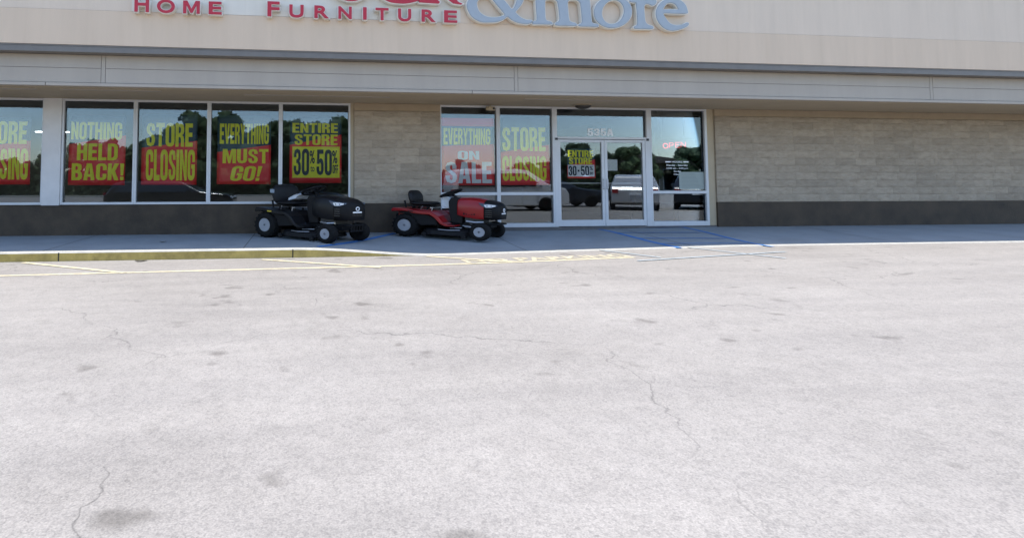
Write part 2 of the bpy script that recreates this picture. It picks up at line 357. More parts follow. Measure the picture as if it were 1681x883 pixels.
# walk in front of the shop, with joints marked every few metres
bm = bm_new(); xr = [x for x in xs if -32 < x < 40]; yr = [EDGE_Y + .15, -2.4, -2.0, -1.5, -1., -.6, -.3, 0, .3]
top = [[bm.verts.new((x, y, SLAB_Z(x, y))) for y in yr] for x in xr]
bot = [[bm.verts.new((x, y, -.6)) for y in (yr[0], yr[-1])] for x in xr]
for i in range(len(xr) - 1):
    for j in range(len(yr) - 1): bm.faces.new((top[i][j], top[i + 1][j], top[i + 1][j + 1], top[i][j + 1]))
    bm.faces.new((bot[i][0], bot[i + 1][0], top[i + 1][0], top[i][0]))
struct(obj('sidewalk', bm, M_SLAB))
bm = bm_new()
for x in (-8.4, -4.7, -1.1, 4.55, 8.2, 13.2):
    for a, b in zip(yr, yr[1:]):
        if b <= 0: poly(bm, [(x, a, SLAB_Z(x, a) + .003), (x + .018, a, SLAB_Z(x, a) + .003), (x + .018, b, SLAB_Z(x, b) + .003), (x, b, SLAB_Z(x, b) + .003)])
struct(obj('pavement_joint', bm, mat('joint_dark_line', (.10, .10, .10), .9)))  # joints are thin flat dark strips laid over the slab
# kerb: pale top, worn yellow face, dropping away at the ramp
bm = bm_new()
kx = [x for x in xs if -32 < x < 40]
sec = []
for x in kx:
    zt = SLAB_Z(x, EDGE_Y) + .003; zb = LOT_Z(x) - .2
    sec.append([bm.verts.new(p) for p in ((x, EDGE_Y, zb), (x, EDGE_Y, zt - .025), (x, EDGE_Y + .02, zt), (x, EDGE_Y + .16, zt + .001), (x, EDGE_Y + .16, zb))])
for i, (a, b) in enumerate(zip(sec, sec[1:])):
    for j in range(5):
        f = bm.faces.new((a[j], b[j], b[(j + 1) % 5], a[(j + 1) % 5])); f.material_index = 0 if (j == 0 and kx[i] < 3.2) else 1
struct(obj('curb', bm, [M_CURBY, M_CURBT]))
bm = bm_new()
for x in (-8.4, -4.35, -.16):
    box(bm, x, x + .022, EDGE_Y - .003, EDGE_Y + .02, LOT_Z(x) + .001, SLAB_Z(x, EDGE_Y) - .012)
struct(obj('curb_joint', bm, mat('joint_dirt', (.05, .045, .03), .95)))

def strip(bm, p, q, wd, zf, dz, n=10):
    p, q = Vector(p), Vector(q); d = (q - p).normalized(); s = Vector((-d.y, d.x)) * wd / 2
    for i in range(n):
        a = p.lerp(q, i / n); b = p.lerp(q, (i + 1) / n)
        poly(bm, [(c.x, c.y, zf(c.x, c.y) + dz) for c in (a - s, b - s, b + s, a + s)])
lotz = lambda x, y: LOT_Z(x)
gl = lambda x, y: G(x, y, -.165)
def line(name, segs, m, zf, dz, wd=.10):
    bm = bm_new()
    for p, q in segs: strip(bm, p, q, wd, zf, dz)
    return struct(obj(name, bm, m))
line('yellow_parking_line', [(gl(-260, 459.5), gl(1042, 426.5))], M_LINEY, lotz, .004, .10)
line('yellow_parking_line', [(gl(38, 431.5), gl(205, 448.5)), (gl(430, 426.5), gl(625, 439.5)), (gl(700, 421), gl(860, 432))], M_LINEY, lotz, .008, .10)
line('faded_blue_line', [(G(985, 411, -.12), G(1085, 424, -.12)), (G(1046, 427.5, -.11), G(1290, 415, -.09)), (G(1118, 405, -.09), G(1290, 425, -.09))], M_LINEC, lotz, .012, .06)
line('yellow_edge_line', [(gl(560, 414.8), gl(925, 413.5))], M_LINEY, lotz, .016, .05)
sz = SLAB_Z
gs = lambda x, y: G(x, y, -.03)
line('blue_walk_line', [(gs(522, 407), gs(648, 387))], M_LINEB, sz, .006, .13)
line('blue_walk_line', [(gs(969, 379), gs(1117, 402.5))], M_LINEB, sz, .006, .12)
line('blue_walk_line', [(gs(1100, 377), gs(1268, 402))], M_LINEB, sz, .006, .10)
line('blue_hatch_line', [(gs(985, 380.5), gs(1128, 380.2)), (gs(1012, 386), gs(1150, 386.2)), (gs(1050, 391.5), gs(1192, 392)), (gs(1082, 397), gs(1225, 397.5))], M_LINEB, sz, .010, .05)
# NO PARKING stencilled between the two yellow lines
X0, Y0 = gl(768, 432.3); X1, Y1 = gl(1040, 426.2)
cu = text_curve('NO PARKING', X1 - X0, .40, .018); me = curve_to_mesh(cu); me.transform(Matrix.Rotation(R(-90), 4, 'X'))
ang = math.atan2(Y1 - Y0, X1 - X0); me.transform(Matrix.Rotation(ang, 4, 'Z')); me.transform(Matrix.Translation((X0, Y0 + .03, 0)))
for v in me.vertices: v.co.z = LOT_Z(v.co.x) + .006
struct(link('no_parking_marking', me, mat('very_worn_yellow_paint', (.40, .355, .255), .85, var=.35, scale=9)))

# ------------------------------------------------------------------ the shop
B = thing('store_building', 'beige single storey shop front with split face block piers and tall display windows', 'store', (0, 0, 0))
UY = -2.0; FY = -1.75; XL, XR = -30.0, 34.0; H = 7.0
SEAM = 4.735
bm = bm_new(); box(bm, XL, XR, UY, UY + .35, 4.02, SEAM - .006); obj('upper_wall', bm, M_UP, B)
bm = bm_new(); box(bm, XL, XR, UY + .012, UY + .35, SEAM, H); obj('upper_wall', bm, M_UP2, B)
bm = bm_new(); box(bm, XL, XR, UY + .03, UY + .3, SEAM - .006, SEAM); obj('wall_groove', bm, M_SEAM, B)
bm = bm_new(); box(bm, W(216, 10, UY)[0], W(756, 20, UY)[0], UY + .008, UY + .02, SEAM + .004, 6.6); obj('wall_patch', bm, M_GHOST, B)
bm = bm_new(); box(bm, XL, XR, UY - .02, .9, H, H + .12); obj('parapet_cap', bm, M_BAND, B)
# dark underside of the sign wall with a drip edge
bm = bm_new(); box(bm, XL, XR, UY + .014, FY + .4, 3.99, 4.018); obj('sign_wall_underside', bm, M_BAND, B)
bm = bm_new(); box(bm, XL, XR, UY + .02, FY + .3, 3.872, 3.989); obj('grey_flashing', bm, M_BAND, B, bevel=.006)
# canopy fascia of flush panels
FB, FT = 3.222, 3.868
sx = [XL, W(-30, 120, FY)[0], W(173, 120, FY)[0], W(850, 120, FY)[0], W(1530, 120, FY)[0], XR]
zs = W(300, 116, FY)[1]
bm = bm_new()
for a, b in zip(sx, sx[1:]):
    box(bm, a + .005, b - .09, FY, FY + .08, zs + .004, FT - .002); box(bm, a + .005, b - .09, FY, FY + .08, FB + .075, zs - .004)
    box(bm, b - .08, b - .005, FY, FY + .08, FB + .075, FT - .002)
obj('canopy_fascia', bm, M_FASC, B)
bm = bm_new(); box(bm, XL, XR, FY + .012, FY + .07, FB + .06, FT - .003); obj('fascia_backing', bm, M_SEAM, B)
bm = bm_new()
tx = [XL, W(75, 140, FY)[0], W(775, 155, FY)[0], XR]
for a, b in zip(tx, tx[1:]): box(bm, a + .006, b - .006, FY - .02, FY + .1, FB, FB + .066)
obj('fascia_edge_trim', bm, M_FASC, B, bevel=.006)
bm = bm_new(); box(bm, XL, XR, FY + .1, .25, 3.215, 3.28); obj('soffit', bm, M_SOFF, B)
for a, b, y in ((100, 265, -1.35), (401, 524, -1.1), (527, 640, -1.1), (-200, 60, -1.35), (860, 1010, -1.2)):
    bm = bm_new(); box(bm, W(a, 150, y)[0], W(b, 150, y)[0], y - .05, y + .05, 3.203, 3.2145); obj('soffit_strip', bm, M_FASC, B)
# piers and base
SILL = .735
def pier(xa, xb, yf=-.06):
    bm = bm_new(); rnd = random.Random(int(xa * 10) + 5)
    z = SILL + .004
    while z < 3.02:
        z1 = min(z + .196, 3.03); x = xa - (rnd.random() * .3)
        row = []
        while x < xb:
            x1 = x + .62; a, b = max(x, xa), min(x1, xb)
            if b - a > .02:
                # broken-face block: a small displaced patch
                tone = rnd.choice((0, 0, 0, 1, 2))
                n, mm = max(2, int((b - a) / .045)), 6
                g = [[None] * (mm + 1) for _ in range(n + 1)]
                for i in range(n + 1):
                    for j in range(mm + 1):
                        edge = i in (0, n) or j in (0, mm)
                        yy = yf + (-.006 if edge else -.012 - rnd.random() * .016)
                        if edge and (0 < i < n): yy = yf - .004 - rnd.random() * .012
                        g[i][j] = bm.verts.new((a + .001 + (b - a - .002) * i / n, yy, z + (z1 - z - .004) * j / mm))
                for i in range(n):
                    for j in range(mm): bm.faces.new((g[i][j], g[i + 1][j], g[i + 1][j + 1], g[i][j + 1])).material_index = tone
            x = x1
        z = z1
    o = obj('block_pier', bm, [M_CMU, M_CMUB, M_CMUC], B, smooth=True)
    bm = bm_new(); box(bm, xa + .003, xb - .003, yf + .006, .25, SILL + .002, 3.03); obj('pier_core', bm, M_CMU, B)
    bm = bm_new(); box(bm, xa - .004, xb + .004, yf - .006, .24, 3.034, 3.2135); obj('pier_cap', bm, M_CAPS, B, bevel=.006)
PX0, PX1 = W(581, 250)[0], W(722, 250)[0]; PX2 = W(1172, 250)[0]
pier(PX0, PX1); pier(PX2, 24.0)
bm = bm_new(); box(bm, XL, PX0 - .02, -.015, .25, -.3, SILL); box(bm, PX0 - .02, PX1, -.075, .25, -.3, SILL); box(bm, PX2, XR, -.075, .25, -.3, SILL)
obj('base_wall', bm, M_BASE, B, bevel=.004)
bm = bm_new(); box(bm, PX1 + .002, PX2 - .002, -.03, .25, -.3, .085 + .03); obj('threshold', bm, mat('threshold_concrete', (.12, .11, .105), .85, var=.2), B)
bm = bm_new(); box(bm, 24., XR, -.06, .25, SILL, 3.2135); obj('block_wall', bm, M_CMU, B)
bm = bm_new(); a, b = W(575, 250)[0], PX0 - .004; box(bm, a, b, -.02, .24, SILL + .002, 3.2135); obj('jamb_trim', bm, M_SOFF, B)
bm = bm_new(); a = W(1160, 250)[0]; box(bm, a, PX2 - .004, -.02, .24, .12, 3.2135); obj('jamb_trim', bm, M_SOFF, B)
px0, px1 = W(69.5, 250, -.07)[0], W(99.5, 250, -.07)[0]
bm = bm_new(); box(bm, px0, px1, -.07, .2, SILL - .012, 3.2135); obj('post', bm, M_POST, B, bevel=.008)
# shell and dim interior
bm = bm_new(); box(bm, XL, XR, 22, 22.2, -.3, H); box(bm, XL - .2, XL, -1.15, 22.2, -.3, H); box(bm, XR, XR + .2, -1.15, 22.2, -.3, H); obj('shell_wall', bm, M_UP, B)
bm = bm_new(); box(bm, XL, XR, UY + .36, 22, 6.3, 6.45); obj('roof', bm, M_BAND, B)
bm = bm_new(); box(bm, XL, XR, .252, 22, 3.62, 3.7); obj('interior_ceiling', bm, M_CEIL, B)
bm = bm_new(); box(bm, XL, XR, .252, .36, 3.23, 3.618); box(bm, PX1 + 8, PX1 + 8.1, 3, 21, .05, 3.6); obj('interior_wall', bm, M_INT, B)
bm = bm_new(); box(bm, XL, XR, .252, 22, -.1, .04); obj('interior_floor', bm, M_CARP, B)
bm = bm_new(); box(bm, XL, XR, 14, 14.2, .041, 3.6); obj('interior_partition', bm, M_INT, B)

GY = .03
def window(x0, x1, z0, z1, rails=(), fl=.045, fr=.045, ft=.05, fb=.055):
    bm = bm_new()
    box(bm, x0, x0 + fl, -.045, .075, z0, z1); box(bm, x1 - fr, x1, -.045, .075, z0, z1)
    box(bm, x0 + fl, x1 - fr, -.043, .073, z1 - ft, z1); box(bm, x0 + fl, x1 - fr, -.047, .077, z0, z0 + fb)
    for z in rails: box(bm, x0 + fl, x1 - fr, -.043, .073, z - .04, z + .035)
    f = obj('window', bm, M_ALU, B, bevel=.004)
    lo = z0 + fb
    for hi in sorted(rails) + [None]:
        a, b = lo, (hi - .04 if hi else z1 - ft)
        bm = bm_new(); box(bm, x0 + fl - .004, x1 - fr + .004, GY, GY + .006, a - .004, b + .004); obj('pane', bm, M_GLASS, f)
        g = bm_new()
        for q in ((x0 + fl, x0 + fl + .008, a, b), (x1 - fr - .008, x1 - fr, a, b)): box(g, q[0], q[1], GY - .012, GY - .002, q[2], q[3])
        box(g, x0 + fl + .008, x1 - fr - .008, GY - .012, GY - .002, b - .008, b); obj('gasket', g, M_ALUD, f)
        if hi: lo = hi + .035
ZH = 3.21
X = lambda p: W(p, 250)[0]
window(-10.2, px0 - .003, SILL + .003, ZH, fr=.03)
m1, m2, m3 = X(222), X(343), X(460.5)
window(px1 + .003, m1 - .001, SILL + .003, ZH); window(m1 + .001, m2 - .001, SILL + .003, ZH); window(m2 + .001, m3 - .001, SILL + .003, ZH); window(m3 + .001, X(575) - .002, SILL + .003, ZH)
window(-18, -10.204, SILL + .003, ZH)
ZB = .117; ZR = W(840, 318)[1]
q1, q2 = X(817.5), X(909)
window(PX1 + .004, q1 - .001, ZB, ZH, (ZR,), fl=.03, fb=.10); window(q1 + .001, q2 - .001, ZB, ZH, (ZR,), fb=.10)
d0, dm, d1 = X(913), X(991), X(1058)
e1 = X(1066)
window(q2 + .001, e1 - .001, W(985, 229)[1], ZH, fl=.08, fr=.09, fb=.055)
window(e1 + .001, X(1160) - .003, ZB, ZH, (ZR + .03,), fb=.12, fr=.07)
zt = W(985, 229)[1] - .003
for a, b in ((q2 + .001, d0 + .02), (d1, e1 - .001)):
    bm = bm_new(); box(bm, a, b, -.045, .075, ZB, zt); obj('door_frame', bm, M_ALU, B, bevel=.004)
for x in (q2 + .02, d1 + .03):
    bm = bm_new(); box(bm, x, x + .07, -.055, -.0475, zt - .03, zt + .03); obj('frame_bracket', bm, M_ALUD, B)
def door(x0, x1, hinge_left):
    s = .075; z0, z1 = ZB + .012, zt - .012
    bm = bm_new(); box(bm, x0, x0 + s, -.035, .03, z0, z1); box(bm, x1 - s, x1, -.035, .03, z0, z1)
    box(bm, x0 + s, x1 - s, -.033, .028, z1 - .07, z1); box(bm, x0 + s, x1 - s, -.033, .028, z0, z0 + .16)
    d = obj('door', bm, M_ALU, B, bevel=.004)
    bm = bm_new(); box(bm, x0 + s - .004, x1 - s + .004, 0.0, .006, z0 + .156, z1 - .066); obj('pane', bm, M_GLASS, d)
    zb = W(985, 301)[1]
    bm = bm_new(); tube(bm, [(x0 + .05, .075, zb), (x1 - .05, .075, zb)], .018); obj('push_bar', bm, M_ALU, d, smooth=True)
    hx = x1 - .04 if hinge_left else x0 + .04
    bm = bm_new(); tube(bm, [(hx, -.035, zb - .14), (hx, -.085, zb - .14), (hx, -.085, zb + .10), (hx, -.035, zb + .10)], .016); obj('handle', bm, M_ALU, d)
    return d
door(d0 + .024, dm - .004, True); door(dm + .004, d1 - .004, False)

# ceiling lights inside
M_TUBE = emit('lit_tube', (.93, 1., .98), 5.)
def clight(xa, xb, y, label):
    t = thing('ceiling_light', label, 'ceiling light', ((xa + xb) / 2, y, 3.57), 0, 'ceiling lights inside the shop')
    h = (xb - xa) / 2
    bm = bm_new(); box(bm, -h - .04, h + .04, -.16, .16, .012, .048); obj('housing', bm, M_WHITE, t)
    bm = bm_new(); box(bm, -h, h, -.12, .12, -.01, .010); obj('diffuser', bm, M_TUBE, t)
a = W(425, 175, 2.7)[0]; b = W(490, 175, 2.7)[0]; clight(a, b, 2.7, 'lit ceiling strip seen through the glass above the thirty to fifty off poster')
a = W(700, 179, 2.2)[0]; b = W(757, 179, 2.2)[0]; clight(a, b, 2.2, 'lit ceiling strip cut off by the block pier, above the everything on sale poster')
a = W(92, 228, 13)[0]; b = W(112, 228, 13)[0]; clight(a, b, 13.2, 'small far lit ceiling strip just right of the white post')
a = W(56, 227, 13)[0]; b = W(68, 227, 13)[0]; clight(a, b, 13.2, 'small far lit ceiling strip just left of the white post')

# dim furniture in the shop, seen low through the right hand window
M_SOFA = mat('dark_upholstery', (.035, .03, .03), .9, var=.2)
def armchair(x, y, rz, label):
    t = thing('armchair', label, 'armchair', (x, y, .04), rz)
    bm = bm_new(); box(bm, -.4, .4, -.35, .35, .12, .42); obj('seat', bm, M_SOFA, t, bevel=.05)
    bm = bm_new(); box(bm, -.42, .42, .3, .5, .12, .95); obj('backrest', bm, M_SOFA, t, bevel=.06)
    for s in (-1, 1):
        bm = bm_new(); box(bm, s * .44 - .09, s * .44 + .09, -.38, .4, .1, .62); obj('armrest', bm, M_SOFA, t, bevel=.05)
armchair(10.2, 1.4, .3, 'dark upholstered armchair inside the shop behind the right hand window')

# ------------------------------------------------------------------ posters
PY = .075
def poster(label, px, py0, py1, split, lines, name='sale_poster', Y=PY, group='sale posters hung in the windows', mats=None, extra=None):
    xa, xb = W(px[0], 250, Y)[0], W(px[1], 250, Y)[0]; xm = (px[0] + px[1]) / 2
    za, zb = W(xm, py1, Y)[1], W(xm, py0, Y)[1]
    t = thing(name, label, 'poster', ((xa + xb) / 2, Y, za), 0, group)
    hw = (xb - xa) / 2; hh = zb - za
    ph = px[0] * .37
    def wav(u, z): return .009 * math.sin(2.6 * u + 1.9 * z + ph) + .006 * math.sin(6.3 * u - 2.2 * z + 2 * ph) + .004 * math.sin(9 * z + ph)
    bm = bm_new(); N = 14
    def patch(za0, zb0, za1, zb1, mi):
        g = [[bm.verts.new((u, wav(u, z), z)) for z in [l + (h_ - l) * q / 8 for q in range(9)]] for u, l, h_ in [(-hw + 2 * hw * i / N, za0 + (zb0 - za0) * i / N, za1 + (zb1 - za1) * i / N) for i in range(N + 1)]]
        for i in range(N):
            for q in range(8): bm.faces.new((g[i][q], g[i + 1][q], g[i + 1][q + 1], g[i][q + 1])).material_index = mi
    if split:
        sa, sb = W(px[0], split[0], Y)[1] - za, W(px[1], split[1], Y)[1] - za
        sc = W(xm, split[2], Y)[1] - za if len(split) > 2 else None
        patch(0, 0, sa, sb, 0)
        if sc: patch(sa, sb, sc, sc, 1); patch(sc, sc, hh, hh, 0)
        else: patch(sa, sb, hh, hh, 1)
    else: patch(0, 0, hh, hh, 0)
    bmesh.ops.remove_doubles(bm, verts=bm.verts, dist=.0005)
    sh_ = obj('sheet', bm, mats or [M_RED, M_NAVY], t, smooth=True); so_ = sh_.modifiers.new('thick', 'SOLIDIFY'); so_.thickness = .003; so_.offset = 0
    if extra:
        x0, y0, x1, y1, m = extra
        bm = bm_new(); c = (x0 + x1) / 2
        box(bm, W(x0, 250, Y)[0] - (xa + xb) / 2, W(x1, 250, Y)[0] - (xa + xb) / 2, -.006, -.0035, W(c, y1, Y)[1] - za, W(c, y0, Y)[1] - za); bmesh.ops.subdivide_edges(bm, edges=bm.edges[:], cuts=9, use_grid_fill=True)
        for v in bm.verts: v.co.y += wav(v.co.x, v.co.z)
        obj('panel', bm, m, t)
    for l in lines:
        s, x0, y0, x1, y1, m, bold = l[:7]; sh = l[7] if len(l) > 7 else 0.
        if all(c in GLY for c in s):
            xm_, ym_ = (x0 + x1) / 2, (y0 + y1) / 2
            o = block_text('lettering', s, W(x0, ym_, Y)[0], W(x1, ym_, Y)[0], W(xm_, y1, Y)[1], W(xm_, y0, Y)[1], Y - .005, m, t, sh)
        else: o = ptext('lettering', s, x0, y0, x1, y1, Y - .005, m, t, bold=bold)
        o.location = (-(xa + xb) / 2, -Y - .004, -za)
        for v in o.data.vertices: v.co.y += wav(v.co.x - (xa + xb) / 2, v.co.z - za)
    return t
poster('red and navy store closing poster at the left edge, beside the white post', (-46, 50.5), 193, 303, (243, 231), [('STORE', -37, 199.5, 45, 236.5, M_YEL, .17), ('CLOSING', -40, 244, 46.5, 295, M_YEL, .17)])
poster('poster reading nothing held back, just right of the white post', (113, 206), 190, 304, (237, 222.5), [('NOTHING', 117.5, 201, 200.5, 229.5, M_YEL, .17), ('HELD', 127, 236, 193.5, 263.5, M_YEL, .155), ('BACK!', 118, 268.5, 204, 296, M_YEL, .155)])
poster('poster reading store closing, between the nothing held back and everything must go posters', (232.5, 323.5), 188, 303.5, (243, 231.5), [('STORE', 240.5, 202.5, 316.5, 241, M_YEL, .17), ('CLOSING', 240, 246, 320, 296.5, M_YEL, .17)])
poster('poster reading everything must go', (356.5, 444.5), 189, 302.5, (250, 238), [('EVERYTHING', 361, 203.5, 441.5, 236.5, M_YEL, .17), ('MUST', 365.5, 245, 440.5, 268.5, M_YEL, .155), ('GO!', 377, 273, 431, 297, M_YEL, .11, .22)])
poster('poster with a yellow panel of thirty to fifty percent off, above the black mower', (475.5, 560.5), 192, 300.5, (238, 221.5),
       [('ENTIRE', 480, 202.5, 554.5, 218.5, M_YEL, .155), ('STORE', 483.5, 221, 554, 238.5, M_YEL, .155),
        ('30', 482, 244.5, 507.5, 288, M_INK, .16), ('%', 508, 247, 517, 269, M_INK, .06), ('to', 509.5, 273, 516.5, 282, M_INK, .08),
        ('50', 519.5, 246, 545, 288, M_INK, .16), ('%', 545, 247, 554, 269, M_INK, .06), ('OFF', 546, 271, 555, 285, M_INK, .1)], extra=(480, 241, 557.5, 292, M_YEL))
poster('pinkish red poster reading everything on sale with white sale letters', (724.5, 811.5), 194, 304.5, (240, 237, 207.5), [('EVERYTHING', 728, 211, 805, 238, M_YEL, .17), ('ON', 751, 248, 786.5, 262.5, M_WHITE, .12), ('SALE', 731, 266, 807, 301, M_WHITE, .12)])
poster('poster reading store closing beside the shop door', (822, 902), 190, 304, (250, 238), [('STORE', 824, 209.5, 895, 248.5, M_YEL, .17), ('CLOSING', 825, 256.5, 896.5, 297, M_YEL, .17)])
poster('small poster with a white thirty to fifty panel on the left door leaf', (930.5, 976.5), 244.5, 293, (272, 262), [('ENTIRE', 931.5, 247, 973.5, 258, M_YEL, .155), ('STORE', 933.5, 259, 971.5, 270, M_YEL, .155),
        ('30', 933, 272.5, 946, 288.5, M_INK, .11), ('-', 948, 279, 951, 282, M_INK, .02), ('50', 953, 272.5, 966.5, 288.5, M_INK, .11), ('%', 967.5, 273, 973, 280, M_INK, .05), ('OFF', 967.5, 282.5, 973.5, 287, M_INK, .06)],
       Y=.02, group=None, extra=(931.5, 270.8, 975, 290, M_WHITE))
# numbers, notices, hours, neon
def flat(name, label, cat, px, Y, m, th=.002):
    xa, xb = W(px[0], (px[1] + px[3]) / 2, Y)[0], W(px[2], (px[1] + px[3]) / 2, Y)[0]; xm = (px[0] + px[2]) / 2
    bm = bm_new(); box(bm, xa, xb, Y - th, Y, W(xm, px[3], Y)[1], W(xm, px[1], Y)[1]); return tag(obj(name, bm, m), label, cat)
tag(block_text('address_number', '535A', W(964, 218, GY)[0], W(1006.5, 218, GY)[0], W(985, 223.5, GY)[1], W(985, 211.5, GY)[1], GY - .003, M_WHITE, None), 'white street number stuck on the glass above the double doors', 'number')
flat('paper_notice', 'small white paper notice taped to the right door leaf', 'notice', (996, 262, 1013.5, 280.5), .018, M_WHITE)
t = flat('paper_notice', 'large pale notice sheet with lines of print, low in the right hand window', 'notice', (1115, 282.5, 1160.5, 311), GY - .003, mat('pale_green_paper', (.30, .345, .32), .6))
bm = bm_new()
for i in range(11):
    z = W(1138, 285.5 + i * 2.2, .04)[1]; xa, xb = W(1118, 295, .04)[0], W(1140 + (i * 37 % 18), 295, .04)[0]; box(bm, xa, xb, GY - .007, GY - .0055, z - .006, z)
obj('print_lines', bm, mat('faint_ink', (.17, .20, .185), .6), t)
t = thing('hours_sign', 'white opening hours lettering stuck on the right hand window', 'sign', (0, 0, 0))
for s, x0, y0, x1, y1 in (('HOURS', 1103, 264.5, 1120, 267.5), ('Monday - Saturday', 1094, 270, 1129, 273.6), ('10:00 am - 6:00 pm', 1094, 275.3, 1129, 278.5), ('Sunday', 1106, 280.2, 1118, 283.2), ('Closed', 1106, 285, 1118, 287.6)):
    ptext('lettering', s, x0, y0, x1, y1, GY - .003, M_WHITE, t, bold=.04)
for xa, xb in ((1092, 1101), (1121.5, 1130)):
    bm = bm_new(); box(bm, W(xa, 266, GY)[0], W(xb, 266, GY)[0], GY - .005, GY - .003, W(1110, 267, GY)[1], W(1110, 265, GY)[1]); obj('dash_mark', bm, M_WHITE, t)
M_NEON = emit('neon_red', (1., .06, .10), .45)
t = thing('neon_open_sign', 'red neon sign reading open in the right hand window', 'neon sign', (0, 0, 0))
ny = .16
for s, x0, x1, dy in (('O', 1088.5, 1096.5, 1.2), ('P', 1099, 1106, .4), ('E', 1109, 1115.5, -.3), ('N', 1118, 1125.5, -1.)):
    xm = (x0 + x1) / 2; xa, xb = W(x0, 239, ny)[0], W(x1, 239, ny)[0]; zb, za = W(xm, 234.5 + dy, ny)[1], W(xm, 242.5 + dy, ny)[1]
    P = lambda u, v: (xa + (xb - xa) * u, ny, za + (zb - za) * v)
    paths = {'O': [[P(.5 + .5 * math.cos(k * .524), .5 + .5 * math.sin(k * .524)) for k in range(13)]],
             'P': [[P(0, 0), P(0, 1), P(.7, 1), P(1, .8), P(.7, .5), P(0, .5)]], 'E': [[P(1, 1), P(0, 1), P(0, 0), P(1, 0)], [P(0, .5), P(.85, .5)]],
             'N': [[P(0, 0), P(0, 1), P(1, 0), P(1, 1)]]}[s]
    bm = bm_new()
    for p in paths: tube(bm, p, .011, 6)
    obj('letter', bm, M_NEON, t)
bm = bm_new()
for x in (1090, 1124):
    xx, z0 = W(x, 236, ny); tube(bm, [(xx, ny + .03, z0), (xx, ny + .03, 3.23)], .003, 5)
obj('wire', bm, M_ALUD, t)

# soffit fittings
sxx = W(805, 172, -.25)[0]
t = thing('security_camera', 'small beige security camera under the soffit above the everything on sale poster', 'camera', (sxx, -.25, 3.206), R(25))
bm = bm_new(); box(bm, -.11, .11, -.06, .06, -.15, -.05); obj('housing', bm, M_SOFF, t, bevel=.015)
bm = bm_new(); tube(bm, [(0, 0, -.05), (0, 0, 0)], .02); obj('bracket', bm, M_SOFF, t)
bm = bm_new(); lathe(bm, [(.03, -.075), (.03, -.06)], (0.05, 0, -.1), 14); obj('lens', bm, M_ALUD, t)
dxx = W(957, 172, -.45)[0]
t = thing('dome_light', 'round bronze dome fitting under the soffit above the double doors', 'light', (dxx, -.45, 3.206))
bm = bm_new(); rings = []
for r, z in ((.17, 0), (.17, -.03), (.15, -.06), (.10, -.09), (.04, -.105)): rings.append([(1.2 * r * math.cos(k * .2618), r * math.sin(k * .2618), z) for k in range(24)])
loft(bm, rings); obj('dome', bm, mat('bronze_plastic', (.05, .042, .03), .4), t, smooth=True)
bm = bm_new(); loft(bm, [[(1.25 * .19 * math.cos(k * .2618), .19 * math.sin(k * .2618), z) for k in range(24)] for z in (-.012, .006)]); obj('base_ring', bm, M_SOFF, t)

# ------------------------------------------------------------------ channel letter signs on the upper wall
LY = UY - .13                           # front of the letter cans
def can(loops, parent, face, rim=.02, trim=None):
    """one channel letter: pale can against the wall, coloured face in front (one mesh)"""
    a = curve_mesh(loops, .06, rim); a.transform(Matrix.Translation((0, UY - .0605, 0)))
    b = curve_mesh(loops, .006, 0.); b.transform(Matrix.Translation((0, UY - .128, 0)))
    ms = [M_LTRIM, face]; parts = [a, b]
    if trim: c = curve_mesh(loops, .004, .008); c.transform(Matrix.Translation((0, UY - .1245, 0))); parts.append(c); ms.append(trim)
    bm = bm_new()
    for i, me in enumerate(parts):
        n0 = len(bm.faces); bm.from_mesh(me); bm.faces.ensure_lookup_table()
        for f in bm.faces[n0:]: f.material_index = i
        bpy.data.meshes.remove(me)
    me = bpy.data.meshes.new('letter'); bm.to_mesh(me); bm.free(); return link('letter', me, ms, parent)
def tl_loops(s, x0, x1, z0, z1, bold):
    cu = text_curve(s, x1 - x0, z1 - z0, bold); cu.offset = 0; lo = []
    # flatten to polylines (offset is re-applied when the can is built)
    for sp in cu.splines:
        pts = []
        if sp.type == 'BEZIER':
            bp = sp.bezier_points; n = len(bp)
            for i in range(n):
                p, q = bp[i], bp[(i + 1) % n]
                lin = (p.co - p.handle_right).length < 1e-6 and (q.co - q.handle_left).length < 1e-6
                k = 1 if (p.handle_right_type == 'VECTOR' and q.handle_left_type == 'VECTOR') or lin else 5
                for j in range(k):
                    u = j / k; c = p.co * (1 - u) ** 3 + p.handle_right * 3 * u * (1 - u) ** 2 + q.handle_left * 3 * u * u * (1 - u) + q.co * u ** 3
                    pts.append((c.x + x0, c.y + z0))
        else: pts = [(p.co[0] + x0, p.co[1] + z0) for p in sp.points]
        lo.append(pts)
    bpy.data.curves.remove(cu); return lo
def can_text(s, x0, x1, z0, z1, parent, face, bold, rim):
    lo = tl_loops(s, x0, x1, z0, z1, bold)
    if s == 'M':
        lo = [[(x0 + u * (x1 - x0), z0 + v * (z1 - z0)) for u, v in [(0, 0), (0, 1), (.25, 1), (.5, .38), (.75, 1), (1, 1), (1, 0), (.8, 0), (.8, .66), (.57, .06), (.43, .06), (.2, .66), (.2, 0)]]]; bold = 0.
    a = curve_mesh(lo, .06, bold + rim); a.transform(Matrix.Translation((0, UY - .0605, 0)))
    b = curve_mesh(lo, .006, bold); b.transform(Matrix.Translation((0, UY - .128, 0)))
    bm = bm_new(); bm.from_mesh(a); n0 = len(bm.faces); bm.from_mesh(b); bm.faces.ensure_lookup_table()
    for i, f in enumerate(bm.faces): f.material_index = int(i >= n0)
    me = bpy.data.meshes.new('letter'); bm.to_mesh(me); bm.free(); bpy.data.meshes.remove(a); bpy.data.meshes.remove(b)
    return link('letter', me, [M_LTRIM, face], parent)
ZL0 = W(350, 24.2, LY)[1]; ZL1 = W(350, 3.2, LY)[1]
S1 = thing('raised_letter_sign', 'row of small red raised capitals on the beige wall under the big red word', 'sign', (0, 0, 0))
